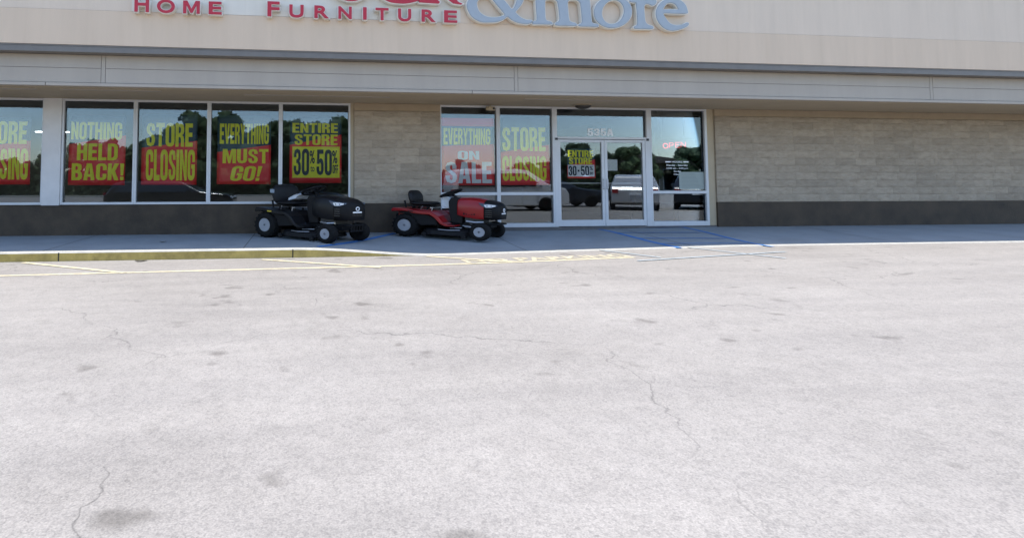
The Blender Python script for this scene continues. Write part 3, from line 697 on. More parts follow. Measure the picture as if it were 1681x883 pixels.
for s, a, b in (('H', 220.5, 244.5), ('O', 257.5, 287), ('M', 300.5, 328), ('E', 342.5, 364), ('F', 439, 459), ('U', 475, 498.5), ('R', 516, 539), ('N', 555.5, 577.5), ('I', 596, 602), ('T', 616.5, 638), ('U', 653.5, 675), ('R', 692, 714), ('E', 729, 750.5)):
    xa, xb = W(a, 15, LY)[0], W(b, 15, LY)[0]; zc = .008 if s in 'OU' else 0
    can_text(s, xa, xb, ZL0 - zc, ZL1 + (zc if s == 'O' else 0) + (.05 if (a < 230 or a == 439) else 0), S1, M_LRED, .011 if s != 'I' else .02, .013)
def zpt(zx, zy, ox=750, s=8.405): return W(ox + zx / s, zy / s, LY)
S2 = thing('raised_letter_sign', 'pale blue raised serif letters with an ampersand on the right of the beige wall', 'sign', (0, 0, 0))
amp = [[(145, 60), (160, 150), (220, 240), (330, 300), (450, 308), (560, 300), (640, 268), (700, 232), (760, 275), (850, 315), (950, 330), (1012, 322), (1034, 292), (960, 285), (880, 250), (820, 195), (806, 165), (850, 112), (895, 50), (915, 0), (935, -50), (1000, -72), (1000, -108), (800, -108), (800, -78), (845, -55), (832, 0), (820, 55), (768, 138), (700, 70), (640, 0), (560, -95), (640, -160), (690, -240), (660, -330), (560, -380), (450, -370), (370, -310), (360, -220), (400, -140), (300, -100), (200, -40)],
       [(270, 60), (290, 140), (340, 200), (430, 245), (540, 250), (620, 235), (664, 205), (590, 110), (490, -10), (430, -80), (340, -40), (285, 10)],
       [(540, -130), (480, -200), (470, -270), (510, -320), (560, -310), (590, -250), (580, -180)]]
mm_ = [[(1055, 332), (1180, 334), (1305, 335), (1300, 310), (1240, 295), (1218, 250), (1210, 100), (1215, 10), (1250, -8), (1330, -12), (1385, 20), (1402, 80), (1418, 200), (1420, 290), (1375, 320), (1375, 350), (1500, 354), (1640, 357), (1635, 330), (1570, 310), (1545, 270), (1530, 150), (1525, 30), (1560, 0), (1640, -4), (1695, 30), (1714, 90), (1732, 310), (1692, 345), (1695, 362), (1820, 366), (1942, 369), (1940, 345), (1875, 330), (1855, 290), (1840, 150), (1830, 20), (1800, -50), (1720, -75), (1620, -65), (1525, -22), (1490, -60), (1400, -78), (1300, -65), (1217, -25), (1212, -85), (1095, -60), (1040, -42), (1040, -22), (1090, -5), (1095, 60), (1108, 280), (1060, 305)]]
O4 = 940
oo = [[(557 + 257 * math.cos(k * .2618) + 12 * math.sin(k * .2618), 172 - 214 * math.sin(k * .2618)) for k in range(24)],
      [(557 + 157 * math.cos(k * .2618) + 14 * math.sin(k * .2618), 172 - 172 * math.sin(k * .2618)) for k in range(24)]]
rr = [[(862, 396), (980, 398), (1100, 398), (1105, 372), (1040, 350), (1003, 310), (990, 220), (984, 95), (1010, 55), (1060, 62), (1100, 78), (1142, 55), (1150, 15), (1105, -22), (1045, -25), (985, 18), (978, -38), (880, -12), (795, 8), (800, 28), (862, 38), (882, 65), (900, 330), (862, 368)]]
ee = [[(1575, 187), (1580, 140), (1555, 75), (1490, 15), (1400, -15), (1310, -8), (1230, 40), (1170, 120), (1155, 200), (1180, 290), (1240, 370), (1330, 418), (1430, 418), (1520, 392), (1575, 365), (1602, 335), (1580, 322), (1520, 352), (1430, 360), (1350, 335), (1290, 270), (1252, 187), (1400, 187)],
      [(1250, 140), (1268, 85), (1305, 48), (1360, 40), (1420, 65), (1460, 138), (1360, 140)]]
for lp, ox, sm_ in ((amp, 750, 4), (mm_, 750, 3), (oo, O4, 2), (rr, O4, 3), (ee, O4, 4)):
    can([[zpt(p.x, p.y, ox) for p in smoothpts([Vector(q) for q in l], sm_)] for l in lp], S2, M_LBLUE, .022, M_LEDGE)
S3 = thing('raised_letter_sign', 'big red raised letters cut off by the top of the picture', 'sign', (0, 0, 0))
def pz(x, y): return W(x, y, LY)
ell = lambda cx, cy, rx, ry: [pz(cx + rx * math.cos(k * math.pi / 18), cy - ry * math.sin(k * math.pi / 18)) for k in range(36)]
can([ell(577, -33, 38, 35.5), ell(577, -33, 20, 29)], S3, M_LRED, .02)
cpts = [(700, -12), (690, 0), (672, 5.6), (655, 6.2), (636, 2.5), (620, -10), (613, -30), (620, -52), (640, -66), (662, -68), (682, -60), (697, -42), (683, -40), (668, -56), (654, -58), (640, -46), (636, -30), (640, -12), (654, -4), (670, -6), (688, -20)]
can([[pz(p.x, p.y) for p in smoothpts([Vector(q) for q in cpts], 3)]], S3, M_LRED, .02)
kpts = [(687, 1.5), (688, 4.5), (705, 5.6), (720, 6.6), (722.5, 4), (719, 1), (715, -3), (714, -22), (720, -26), (733, -2), (744, 6.2), (757, 8.2), (759.5, 6.8), (752, 3.5), (742, -12), (731, -34), (740, -46), (752, -56), (752, -60), (728, -61), (728, -57), (732, -53), (714, -36), (714, -58), (718, -64), (690, -66), (690, -62), (697, -58), (697, -6), (694, -1)]
can([[pz(*q) for q in kpts]], S3, M_LRED, .02)

# ------------------------------------------------------------------ ride-on mowers
M_TYRE = mat('tyre_rubber', (.007, .007, .007), .8, bump=.3, bscale=25, spec=.2)
M_RIM = mat('rim_paint', (.28, .29, .31), .4, var=.1, scale=8)
M_PBLK = mat('black_plastic', (.007, .007, .008), .55, spec=.18)
M_SEATV = mat('black_vinyl', (.009, .009, .010), .5, var=.2, scale=10, spec=.25)
M_STEEL = mat('bare_steel', (.45, .45, .45), .35, metal=.8)
M_LAMP = mat('clear_lamp', (.62, .66, .70), .12, spec=.8)
M_LAMPD = mat('lamp_bezel', (.05, .07, .10), .2)
M_YTAG = mat('yellow_sticker', (.55, .42, .03), .5)
def section(u, hw, zb, zt, shoulder, n=5):
    """hood cross-section at u: flat sides with a rounded crown"""
    p = [(u, -hw * .96, zb), (u, -hw, zb + (zt - zb) * .4)]
    for k in range(n + 1):
        a = math.pi - k * math.pi / n; p.append((u, hw * math.copysign(abs(math.cos(a)) ** .55, math.cos(a)), zt - shoulder + shoulder * math.sin(a) ** .8))
    p += [(u, hw, zb + (zt - zb) * .4), (u, hw * .96, zb)]
    return p
def mower(label, loc, rz, paint, high_seat, yaw, S=1.11, k=1.0, rearR=.25, frontR=.195):
    t = thing('riding_mower', label, 'mower', loc, 0); WB = 1.62; hv = .365; zlow = .05 if high_seat else .02
    U = lambda u: u
    # wheels: tyre with rim, near side is -v
    for (u, r, wd, tr) in ((0, rearR, .21, hv), (WB, frontR, .15, hv)):
        for s in (-1, 1):
            c = (u, s * tr, r); h = wd / 2
            bm = bm_new(); rr_ = r * .52
            lathe(bm, [(rr_, -h * .8), (rr_ + .02, -h), (r * .84, -h), (r * .95, -h * .82), (r, -h * .45), (r, h * .45), (r * .95, h * .82), (r * .84, h), (rr_ + .02, h), (rr_, h * .8)], c, 32, S)
            ty = obj('wheel', bm, M_TYRE, t, smooth=True)
            bm = bm_new(); o = s
            pr = [(rr_ + .004, .86), (rr_ * .9, .82), (rr_ * .8, .62), (rr_ * .45, .55), (rr_ * .3, .72), (.0305, .72), (.03, .5)]
            lathe(bm, [(q, o * h * f) for q, f in pr], c, 28, S); obj('rim', bm, M_RIM, ty, smooth=False)
            bm = bm_new(); lathe(bm, [(rr_ * .70, o * h * .60), (rr_ * .70, o * h * .655), (rr_ * .60, o * h * .63), (rr_ * .60, o * h * .58)], c, 28, S); obj('rim_groove', bm, M_LAMPD, ty)
            for q in range(5):
                a = q * 1.2566 + u; bm = bm_new(); lathe(bm, [(.011, o * h * .55), (.011, o * h * .68)], (c[0] + S * rr_ * .5 * math.cos(a), c[1], c[2] + rr_ * .5 * math.sin(a)), 8, S); obj('wheel_bolt', bm, M_PBLK, ty)
            bm = bm_new(); lathe(bm, [(.040, o * h * .70), (.040, o * h * .80), (.024, o * h * .86)], c, 14, S); obj('hub_cap', bm, M_PBLK, ty)
            if u == 0:   # tread lugs
                bm = bm_new()
                for i in range(18):
                    a = i * math.pi / 9
                    Mx = Matrix.Translation(c) @ Matrix.Diagonal((S, 1, 1, 1)) @ Matrix.Rotation(a, 4, 'Y')
                    box(bm, -.018, .018, -h * .8, -.005, r - .008, r + .009, 0, Mx); box(bm, .01, .046, .005, h * .8, r - .008, r + .009, 0, Mx)
                obj('tread', bm, M_TYRE, ty)
    # frame and front axle
    bm = bm_new(); box(bm, -.12, 1.75, -.15, .15, .27, .36); box(bm, -.1, .12, -.22, .22, .16, .34); obj('chassis', bm, M_PBLK, t, bevel=.01)
    bm = bm_new(); tube(bm, [(WB, -.26, .21), (WB, -.12, .27), (WB, .12, .27), (WB, .26, .21)], .03); tube(bm, [(WB, -.25, .2), (WB - .03, -.25, .33)], .024); tube(bm, [(WB, .25, .2), (WB - .03, .25, .33)], .024); obj('front_axle', bm, M_PBLK, t)
    bm = bm_new(); tube(bm, [(WB - .1, -.23, .27), (WB - .65, -.12, .3)], .012); tube(bm, [(WB - .12, -.2, .24), (WB - .12, .2, .25)], .011); obj('tie_rod', bm, M_STEEL, t)
    # deck
    bm = bm_new(); out = []
    for z, g in ((.075, 1.0), (.17, .97), (.205, .86)):
        out.append([(.85 + .56 * g * math.copysign(abs(math.cos(q)) ** .55, math.cos(q)), .45 * g * math.copysign(abs(math.sin(q)) ** .7, math.sin(q)), z) for q in [i * math.pi / 12 for i in range(24)]])
    loft(bm, out); dk = obj('mower_deck', bm, M_PBLK, t, smooth=False, bevel=.01)
    for q in (.62, 1.08):
        bm = bm_new(); lathe(bm, [(.0, -.05), (.085, -.05), (.085, .05), (.0, .05)], (0, 0, 0), 18); bmesh.ops.rotate(bm, verts=bm.verts, matrix=Matrix.Rotation(R(90), 3, 'X')); bmesh.ops.translate(bm, verts=bm.verts, vec=(q, -.12, .25)); obj('spindle_cover', bm, M_PBLK, dk)
    for s, q in ((-.44, .45), (-.44, 1.3)):
        bm = bm_new(); lathe(bm, [(.03, -.02), (.05, -.018), (.05, .018), (.03, .02)], (q, s, .075), 14, S); obj('gauge_wheel', bm, M_PBLK, dk)
    bm = bm_new(); tube(bm, [(.75, -.43, .20), (.95, -.455, .195), (1.22, -.43, .21)], .009); tube(bm, [(1.0, -.4, .245), (1.2, -.3, .25)], .008); obj('deck_link', bm, M_STEEL, dk)
    # rear fender with seat platform
    def fend(s):
        bm = bm_new()
        prof = [(-.30, .55), (-.31, .60), (-.26, .645), (-.02, .635), (.22, .60), (.42, .585), (.58, .585), (.74, .50), (.86, .36), (.98, .315), (1.12, .315), (1.12, .285), (.92, .275), (.80, .32), (.66, .46), (.55, .52), (.40, .52), (.22, .53), (.02, .575), (-.22, .565)]
        prism(bm, prof, s * .20, s * .46, 0); return obj('fender', bm, paint, t, bevel=.016)
    for s in (-1, 1):
        f_ = fend(s)
        bm = bm_new(); prism(bm, [(.80, .385), (.92, .322), (1.11, .322), (1.11, .328), (.92, .328), (.81, .39)], s * .215, s * .45); obj('foot_mat', bm, M_PBLK, f_)
    bm = bm_new(); prism(bm, [(-.29, .45), (-.29, .64), (.55, .60), (.70, .50), (.78, .36), (.3, .36)], -.2, .2); obj('seat_platform', bm, paint, t, bevel=.012)
    bm = bm_new(); prism(bm, [(-.22, .57), (.05, .57), (.28, .52), (.5, .5), (.66, .43), (.72, .30), (.35, .27), (.22, .35), (.12, .5), (-.12, .53)], -.40, .40); obj('inner_fender', bm, M_PBLK, t)
    bm = bm_new(); box(bm, -.36, -.29, -.17, .17, .30, .50); obj('rear_plate', bm, M_PBLK, t, bevel=.01)
    bm = bm_new(); box(bm, .08, .2, -.463, -.461, .565, .59); obj('warning_sticker', bm, M_YTAG if high_seat else M_PBLK, t)
    # seat: pan, cushion, backrest, springs
    sz_ = .755
    bm = bm_new(); bt = 1.16 if high_seat else 1.055
    def cush(pts, hw):
        rs = []
        for (u, z, th, g) in pts: rs.append([(u + th * .5 * math.cos(a) * g[0], hw * g[2] * math.copysign(abs(math.sin(a)) ** .45, math.sin(a)), z + th * .5 * math.cos(a) * g[1]) for a in [i * math.pi / 8 for i in range(16)]])
        return rs
    loft(bm, cush([(-.05, sz_, .03, (0, 1, .85)), (-.03, sz_, .10, (0, 1, .95)), (.18, sz_ - .01, .10, (0, 1, 1)), (.38, sz_, .10, (0, 1, .97)), (.46, sz_ + .005, .08, (0, 1, .9)), (.48, sz_, .02, (0, 1, .8))], .24))
    seat = obj('seat', bm, M_SEATV, t, smooth=True, sub=1)
    bm = bm_new(); tz = bt
    loft(bm, cush([(.03, sz_ - .02, .05, (1, 0, .8)), (.02, sz_ + .03, .13, (1, 0, .97)), (-.01, (sz_ + tz) / 2 + .02, .14, (1, 0, 1.02)), (-.03, tz - .08, .13, (1, 0, .93)), (-.045, tz - .02, .10, (1, 0, .72)), (-.05, tz, .03, (1, 0, .5))], .27 if not high_seat else .30))
    obj('backrest', bm, M_SEATV, t, smooth=True, sub=1)
    if high_seat:
        bm = bm_new(); box(bm, -.118, -.105, -.12, .05, .98, 1.06, 0); tg = obj('seat_tag', bm, mat('pale_blue_tag', (.22, .27, .33), .4), t)
        bm = bm_new(); box(bm, -.07, .05, -.304, -.298, .97, 1.05); obj('seat_tag', bm, MATS['pale_blue_tag'], t)
    bm = bm_new()
    for u in (.0, .34): tube(bm, [(u, -.13, .60), (u + .02, -.13, .70)], .02); tube(bm, [(u, .13, .60), (u + .02, .13, .70)], .02)
    box(bm, -.1, .42, -.16, .16, .675, .695); tube(bm, [(-.12, -.18, .63), (-.16, -.18, .80)], .018); tube(bm, [(-.12, .18, .63), (-.16, .18, .80)], .018); obj('seat_bracket', bm, M_PBLK, t)
    bm = bm_new(); tube(bm, [(.50, -.24, .6), (.52, -.24, .68)], .012); tube(bm, [(.30, -.33, .62), (.36, -.36, .70)], .010); box(bm, .44, .52, -.2, .2, .655, .672); obj('lever', bm, M_STEEL, t)
    # dash tower and steering wheel
    bm = bm_new(); prism(bm, [(.92, .30), (.86, .55), (.84, .80), (.90, .90), (1.10, .885), (1.16, .80), (1.16, .30)], -.20, .20); obj('dash_tower', bm, M_PBLK, t, bevel=.025)
    bm = bm_new(); cw = Vector((.80, 0, .985)); ax = Matrix.Rotation(R(-24), 3, 'Y')
    tube(bm, [cw + ax @ Vector((.235 * math.cos(a), .20 * math.sin(a), 0)) for a in [i * math.pi / 14 for i in range(28)]], .02, 8, closed=True)
    for a in (0, 2.1, 4.2): tube(bm, [cw + ax @ Vector((0, 0, -.02)), cw + ax @ Vector((.22 * math.cos(a), .19 * math.sin(a), 0))], .024, 6)
    box(bm, -.075, .075, -.07, .07, -.04, .012, 0, Matrix.Translation(cw) @ ax.to_4x4()); obj('steering_wheel', bm, M_PBLK, t)
    bm = bm_new(); tube(bm, [cw, (.97, 0, .85)], .03); obj('steering_column', bm, M_PBLK, t)
    # hood
    bm = bm_new()
    hs = [(1.06, .25, .53, .885, .15), (1.10, .262, .515, .905, .16), (1.3, .268, .475, .915, .17), (1.48, .265, .455, .90, .17), (1.62, .262, .46, .872, .16), (1.635, .26, .46, .868, .16)]
    loft(bm, [section(h_[0], h_[1], h_[2] - zlow, *h_[3:]) for h_ in hs]); hood = obj('hood', bm, paint, t, smooth=False, bevel=.01)
    for p in hood.data.polygons: p.use_smooth = len(p.vertices) == 4
    for s in (-1, 1):
        bm = bm_new(); box(bm, 1.15, 1.42, s * .2605 - .0025, s * .2605 + .0025, .722, .742); obj('badge', bm, M_WHITE if not high_seat else mat('dull_red_badge', (.16, .02, .02), .5), hood)
        bm = bm_new()
        for i in range(5): box(bm, 1.2 + i * .055, 1.235 + i * .055, s * .2585 - .003, s * .2585 + .003, .52, .56)
        obj('vent', bm, M_PBLK, hood)
    # engine glimpsed under the hood
    bm = bm_new(); box(bm, 1.2, 1.58, -.17, .17, .36, .56); lathe(bm, [(.05, -.2), (.05, .2)], (1.35, 0, .37), 14); obj('engine', bm, mat('engine_grey', (.035, .035, .036), .5, var=.4, scale=20), t, bevel=.01)
    bm = bm_new(); tube(bm, [(1.25, -.2, .40), (1.45, -.23, .385), (1.62, -.21, .40)], .022); obj('exhaust', bm, M_STEEL, t)
    # grille cap
    bm = bm_new()
    gs_ = [(1.637, .263, .45, .873, .16), (1.70, .265, .45, .862, .16), (1.82, .252, .45, .835, .16), (1.90, .225, .455, .79, .15), (1.935, .19, .465, .74, .13), (1.945, .16, .48, .70, .10)]
    loft(bm, [section(h_[0], h_[1], h_[2] - zlow, *h_[3:]) for h_ in gs_]); gr = obj('grille', bm, M_PBLK, t, smooth=True)
    for s in (-1, 1):
        bm = bm_new()
        pts = [(1.52, .80), (1.62, .79), (1.76, .785), (1.88, .765), (1.885, .735), (1.80, .705), (1.70, .69), (1.60, .725)]
        vv = lambda u: (.272 if u < 1.72 else .272 - (u - 1.72) * .24)
        a_ = [bm.verts.new((u, s * (vv(u) + .004), z)) for u, z in pts]; b_ = [bm.verts.new((u, s * (vv(u) - .06), z)) for u, z in pts]
        bm.faces.new(a_); bm.faces.new(b_[::-1])
        for i in range(len(pts)): bm.faces.new((a_[i], b_[i], b_[(i + 1) % 8], a_[(i + 1) % 8]))
        hl = obj('headlight', bm, M_LAMPD, t, bevel=.006)
        bm = bm_new(); pts = [(1.64, .76), (1.74, .772), (1.87, .76), (1.87, .735), (1.79, .710), (1.68, .705)]
        a_ = [bm.verts.new((u, s * (vv(u) + .010), z)) for u, z in pts]; b_ = [bm.verts.new((u, s * (vv(u) - .02), z)) for u, z in pts]
        bm.faces.new(a_); bm.faces.new(b_[::-1])
        for i in range(6): bm.faces.new((a_[i], b_[i], b_[(i + 1) % 6], a_[(i + 1) % 6]))
        obj('lens', bm, M_LAMP, hl)
        bm = bm_new()
        for u in (1.71, 1.79): lathe(bm, [(.012, s * (vv(u) + .006)), (.012, s * (vv(u) + .013))], (u, 0, .737), 12, S)
        obj('bulb', bm, M_LAMPD, hl)
        bm = bm_new()
        for i in range(4): box(bm, 1.66, 1.80, s * .262 - .006, s * .262 + .006, .49 + i * .045, .508 + i * .045)
        obj('side_louvre', bm, mat('black_gloss_plastic', (.010, .010, .011), .35), gr)
    bm = bm_new(); tube(bm, [(1.955, .036 * math.cos(a), .645 + .036 * math.sin(a)) for a in [i * math.pi / 8 for i in range(16)]], .009, 6, closed=True); obj('emblem', bm, M_WHITE, gr)
    bm = bm_new(); box(bm, 1.944, 1.954, -.10, .10, .560, .586); obj('badge', bm, M_WHITE, gr)
    bm = bm_new()
    for i in range(7): box(bm, 1.935, 1.95, -.105 + i * .033, -.09 + i * .033, .49, .545)
    obj('grille_bars', bm, MATS['black_gloss_plastic'], gr)
    # bumper
    bm = bm_new(); tube(bm, [(1.70, -.17, .36), (1.90, -.17, .37), (1.95, -.13, .37), (1.95, .13, .37), (1.90, .17, .37), (1.70, .17, .36)], .018)
    if high_seat:
        for i in range(5): tube(bm, [(1.94, -.12 + i * .06, .25), (1.95, -.12 + i * .06, .37)], .013)
        tube(bm, [(1.94, -.14, .25), (1.94, .14, .25)], .015)
    obj('bumper', bm, M_PBLK, t)
    M_ = Matrix.Diagonal((1.26, 1, 1, 1)) @ Matrix.Rotation(rz, 4, 'Z') @ Matrix.Diagonal((.9 * k, 1.06 * k, k, 1))
    MOW[t.name] = M_
    lift = .06 if high_seat else .03
    for c in t.children_recursive:
        if c.name.split('.')[0] in ('hood', 'grille', 'headlight', 'lens', 'bulb', 'side_louvre', 'emblem', 'badge', 'grille_bars', 'vent', 'dash_tower', 'steering_wheel', 'steering_column'): c.data.transform(Matrix.Translation((0, 0, lift)))
    for c in t.children_recursive: c.data.transform(M_)
    return t
MOW = {}
M_MRED = mat('mower_red_paint', (.25, .004, .006), .32, spec=.35, coat=.15)
M_MBLK = mat('mower_black_paint', (.006, .006, .007), .38, spec=.22)
def put(label, near_rear, yaw, paint, hs, **kw):
    """stand the mower so that its near rear wheel touches the walk at near_rear"""
    k = kw.get('k', 1.); M_ = Matrix.Diagonal((1.26, 1, 1, 1)) @ Matrix.Rotation(-yaw, 4, 'Z') @ Matrix.Diagonal((.9 * k, 1.06 * k, k, 1))
    p = Vector((near_rear[0], near_rear[1], 0)) - M_ @ Vector((0, -.335, 0)); q = p + M_ @ Vector((1.62, 0, 0))
    z0 = SLAB_Z(p.x, p.y); z1 = SLAB_Z(q.x, q.y); d = (q - p)
    m = mower(label, (p.x, p.y, z0 + .002), -yaw, paint, hs, yaw, **kw)
    sl_ = (z1 - z0) / d.length_squared
    m.rotation_euler = (sl_ * d.y, -sl_ * d.x, 0); return m
mr = put('red riding mower with a black seat in front of the block pier', (2.46, -.80), R(35), M_MRED, False)
mb = put('black riding mower with a high black seat under the windows', (-.70, -.86), R(47), M_MBLK, True, rearR=.27, k=1.02)
def bag(m, label, pts, th):
    bm = bm_new(); prism(bm, pts, -th, th)
    bmesh.ops.subdivide_edges(bm, edges=bm.edges[:], cuts=2, use_grid_fill=True)
    for v in bm.verts: v.co += Vector((random.uniform(-.012, .012), random.uniform(-.02, .02), random.uniform(-.01, .01)))
    bmesh.ops.transform(bm, matrix=MOW[m.name], verts=bm.verts)
    o = obj('plastic_bag', bm, mat('white_plastic_film', (.50, .53, .55), .3)); o.location = m.location; o.rotation_euler = m.rotation_euler; return tag(o, label, 'bag')
bag(mr, 'white plastic bag of papers hung on the steering column of the red mower', [(.66, .66), (.83, .66), (.835, .90), (.80, .93), (.64, .92), (.62, .8)], .09)
bag(mb, 'white plastic bag of papers lying on the seat of the black mower', [(.26, .81), (.46, .85), (.56, .95), (.50, .97), (.24, .86)], .14)

# ------------------------------------------------------------------ litter by the kerb
def leaf(x, y, z, s, label):
    bm = bm_new(); pts = []
    for k in range(10):
        a = k * .628; r = s * (1 + .3 * math.sin(3 * a)); pts.append((r * 1.5 * math.cos(a), r * math.sin(a)))
    c = [bm.verts.new((u, v, .004 + .02 * abs(u) / s * .5)) for u, v in pts]; d = [bm.verts.new((u, v, .001 + .02 * abs(u) / s * .5)) for u, v in pts]
    bm.faces.new(c); bm.faces.new(d[::-1])
    for i in range(10): bm.faces.new((c[i], d[i], d[(i + 1) % 10], c[(i + 1) % 10]))
    o = obj('dead_leaf', bm, mat('dead_leaf', (.06, .05, .035), .9)); o.location = (x, y, z); tag(o, label, 'leaf')
x, y = gl(231, 429); leaf(x, y, LOT_Z(x) + .002, .07, 'dark dead leaf on the asphalt at the foot of the yellow kerb')
x, y = G(547, 401.5, -.01); leaf(x, y, SLAB_Z(x, y) + .012, .035, 'small dark dead leaf on the walk in front of the black mower')
x, y = G(267, 399, .0); leaf(x, y, SLAB_Z(x, y) + .006, .04, 'small dark dead leaf on the walk left of the black mower')

# ------------------------------------------------------------------ across the lot: what the glass mirrors
M_CGL = mat('car_glass', (.01, .012, .014), .05, spec=.8)
M_TAIL = mat('tail_lamp_red', (.35, .01, .01), .2)
def car(name, label, loc, rz, paint, L, Wd, prof, glass, wheels=(.16, .80), r=.33, group=None, rearwin=True):
    """prof: (fraction of length, z) round the side outline; glass: greenhouse outline"""
    t = thing(name, label, 'van' if 'van' in name else 'car', loc, rz, group)
    hw = Wd / 2; zr = max(z for _, z in prof); belt = min(z for _, z in glass)
    bm = bm_new()
    def half(z): return hw * (1 - .22 * max(0, (z - belt) / (zr - belt)) ** 1.2 - .05 * max(0, (.45 - z)))
    P = [((f - .5) * L, z) for f, z in prof]; n = len(P)
    cols = [[bm.verts.new((u, -half(z) * g, z)) for u, z in P] for g in (1, .6, 0, -.6, -1)]
    for a, b in zip(cols, cols[1:]):
        for i in range(n): bm.faces.new((a[i], b[i], b[(i + 1) % n], a[(i + 1) % n]))
    bm.faces.new(cols[0]); bm.faces.new(cols[-1][::-1])
    body = obj('body', bm, paint, t, bevel=.05)
    for s in (-1, 1):
        bm = bm_new(); gp = [((f - .5) * L, z) for f, z in glass]
        bm.faces.new([bm.verts.new((u, s * (half(z) + .012), z)) for u, z in gp]); ex = bmesh.ops.extrude_face_region(bm, geom=bm.faces[:])
        bmesh.ops.translate(bm, verts=[v for v in ex['geom'] if isinstance(v, bmesh.types.BMVert)], vec=(0, -s * .03, 0)); sw = obj('side_window', bm, M_CGL, t)
        us = sorted(u for u, z in gp); m_ = (us[0] + us[-1]) / 2
        bm = bm_new()
        for uu in (m_ - .02, m_ + (us[-1] - us[0]) * .30): box(bm, uu, uu + .07, s * (half(belt)) - .05, s * half(belt) + .022, belt, belt + .02)
        box(bm, m_, m_ + .16, s * (hw + .01) - .01, s * (hw + .01) + .01, belt - .12, belt - .09); obj('trim', bm, paint, t)
        bm = bm_new(); mu = us[-1] - .35; box(bm, mu, mu + .16, s * (hw + .10) - .09, s * (hw + .10) + .09, belt, belt + .14); obj('mirror', bm, paint, t, bevel=.03)
        bm = bm_new(); box(bm, L * .5 - .22, L * .5 - .03, s * hw * .72 - .2, s * hw * .72 + .2, .62, .76); obj('headlight', bm, M_LAMP, t, bevel=.02)
        bm = bm_new(); box(bm, -L * .5 - .01, -L * .5 + .2, s * hw * .83 - .14, s * hw * .83 + .14, .80, 1.02 if zr > 1.5 else .92); obj('tail_light', bm, M_TAIL, t, bevel=.02)
        for f in wheels:
            bm = bm_new(); lathe(bm, [(r * .6, -.10), (r * .9, -.11), (r, -.07), (r, .07), (r * .9, .11), (r * .6, .10)], ((f - .5) * L, s * (hw - .08), r), 24, 1.15); wh = obj('wheel', bm, M_TYRE, t, smooth=True)
            bm = bm_new(); lathe(bm, [(r * .62, s * .095), (r * .5, s * .06), (r * .2, s * .085), (.01, s * .09)], ((f - .5) * L, s * (hw - .08), r), 20, 1.15); obj('rim', bm, M_RIM, wh)
    # end screens
    g = sorted(((f - .5) * L, z) for f, z in glass); 
    top = max(z for _, z in glass)
    bm = bm_new(); u0 = min(u for u, z in g if abs(z - belt) < .06) - .06; u1 = max(u for u, z in g if abs(z - belt) < .06) + .1
    t0 = min(u for u, z in g if z > top - .06) - .03; t1 = max(u for u, z in g if z > top - .06) + .05
    for (a, b, e) in ((u0, t0, -1), (u1, t1, 1)):
        q = [(a + e * .03, -hw * .84, belt + .02), (a + e * .03, hw * .84, belt + .02), (b + e * .03, hw * .72, top), (b + e * .03, -hw * .72, top)]
        poly(bm, q); poly(bm, [(x_ - e * .05, y_, z_) for x_, y_, z_ in q][::-1])
    obj('windscreen', bm, M_CGL, t)
    bm = bm_new(); box(bm, -L / 2 - .015, -L / 2 + .01, -.26, .26, .74, .86); obj('number_plate', bm, M_WHITE, t)
    return t
VAN = [(0.0, .35), (0, 1.0), (.01, 1.55), (.03, 1.90), (.10, 1.97), (.55, 1.98), (.66, 1.90), (.82, 1.28), (.97, 1.05), (1., .80), (1., .35), (.9, .25), (.1, .25)]
VANG = [(.05, 1.15), (.06, 1.72), (.58, 1.78), (.64, 1.74), (.77, 1.15)]
SUV = [(0.0, .38), (0, .95), (.03, 1.10), (.07, 1.60), (.14, 1.70), (.5, 1.73), (.60, 1.66), (.74, 1.15), (.96, 1.0), (1., .75), (1., .35), (.9, .25), (.1, .25)]
SUVG = [(.08, 1.12), (.12, 1.52), (.52, 1.58), (.60, 1.52), (.70, 1.12)]
SED = [(0.0, .36), (0, .85), (.02, 1.0), (.12, 1.05), (.26, 1.40), (.38, 1.45), (.50, 1.43), (.70, 1.0), (.96, .86), (1., .65), (1., .32), (.9, .22), (.1, .22)]
SEDG = [(.17, 1.0), (.29, 1.33), (.40, 1.37), (.50, 1.34), (.66, 1.0)]
M_SILV = mat('silver_car_paint', (.55, .55, .55), .25, metal=.3, coat=.5); M_WCAR = mat('white_car_paint', (.85, .85, .83), .3, coat=.5); M_DCAR = mat('black_car_paint', (.012, .012, .015), .2, coat=.6); M_GCAR = mat('charcoal_car_paint', (.03, .032, .036), .2, coat=.6)
car('minivan', 'white minivan parked in the lot, mirrored in the window beside the doors', (9.7, -11.9, LOT_Z(9.7)), 0, M_WCAR, 5.6, 1.9, VAN, VANG)
car('parked_car', 'dark sedan parked behind the white minivan, mirrored in the left door leaf', (14.3, -16., LOT_Z(14)), 0, M_GCAR, 5.3, 1.8, SED, SEDG)
car('parked_car', 'silver crossover parked tail towards the shop, mirrored in the right door leaf', (16.9, -12.9, LOT_Z(17)), R(-60), M_SILV, 4.6, 2.1, SUV, SUVG)
car('parked_car', 'black crossover parked beside the photographer, mirrored low in the left windows', (-6.3, -14.6, LOT_Z(-6)), 0, M_DCAR, 6.0, 1.85, [(f, z * .86) for f, z in SUV], [(f, z * .86) for f, z in SUVG])

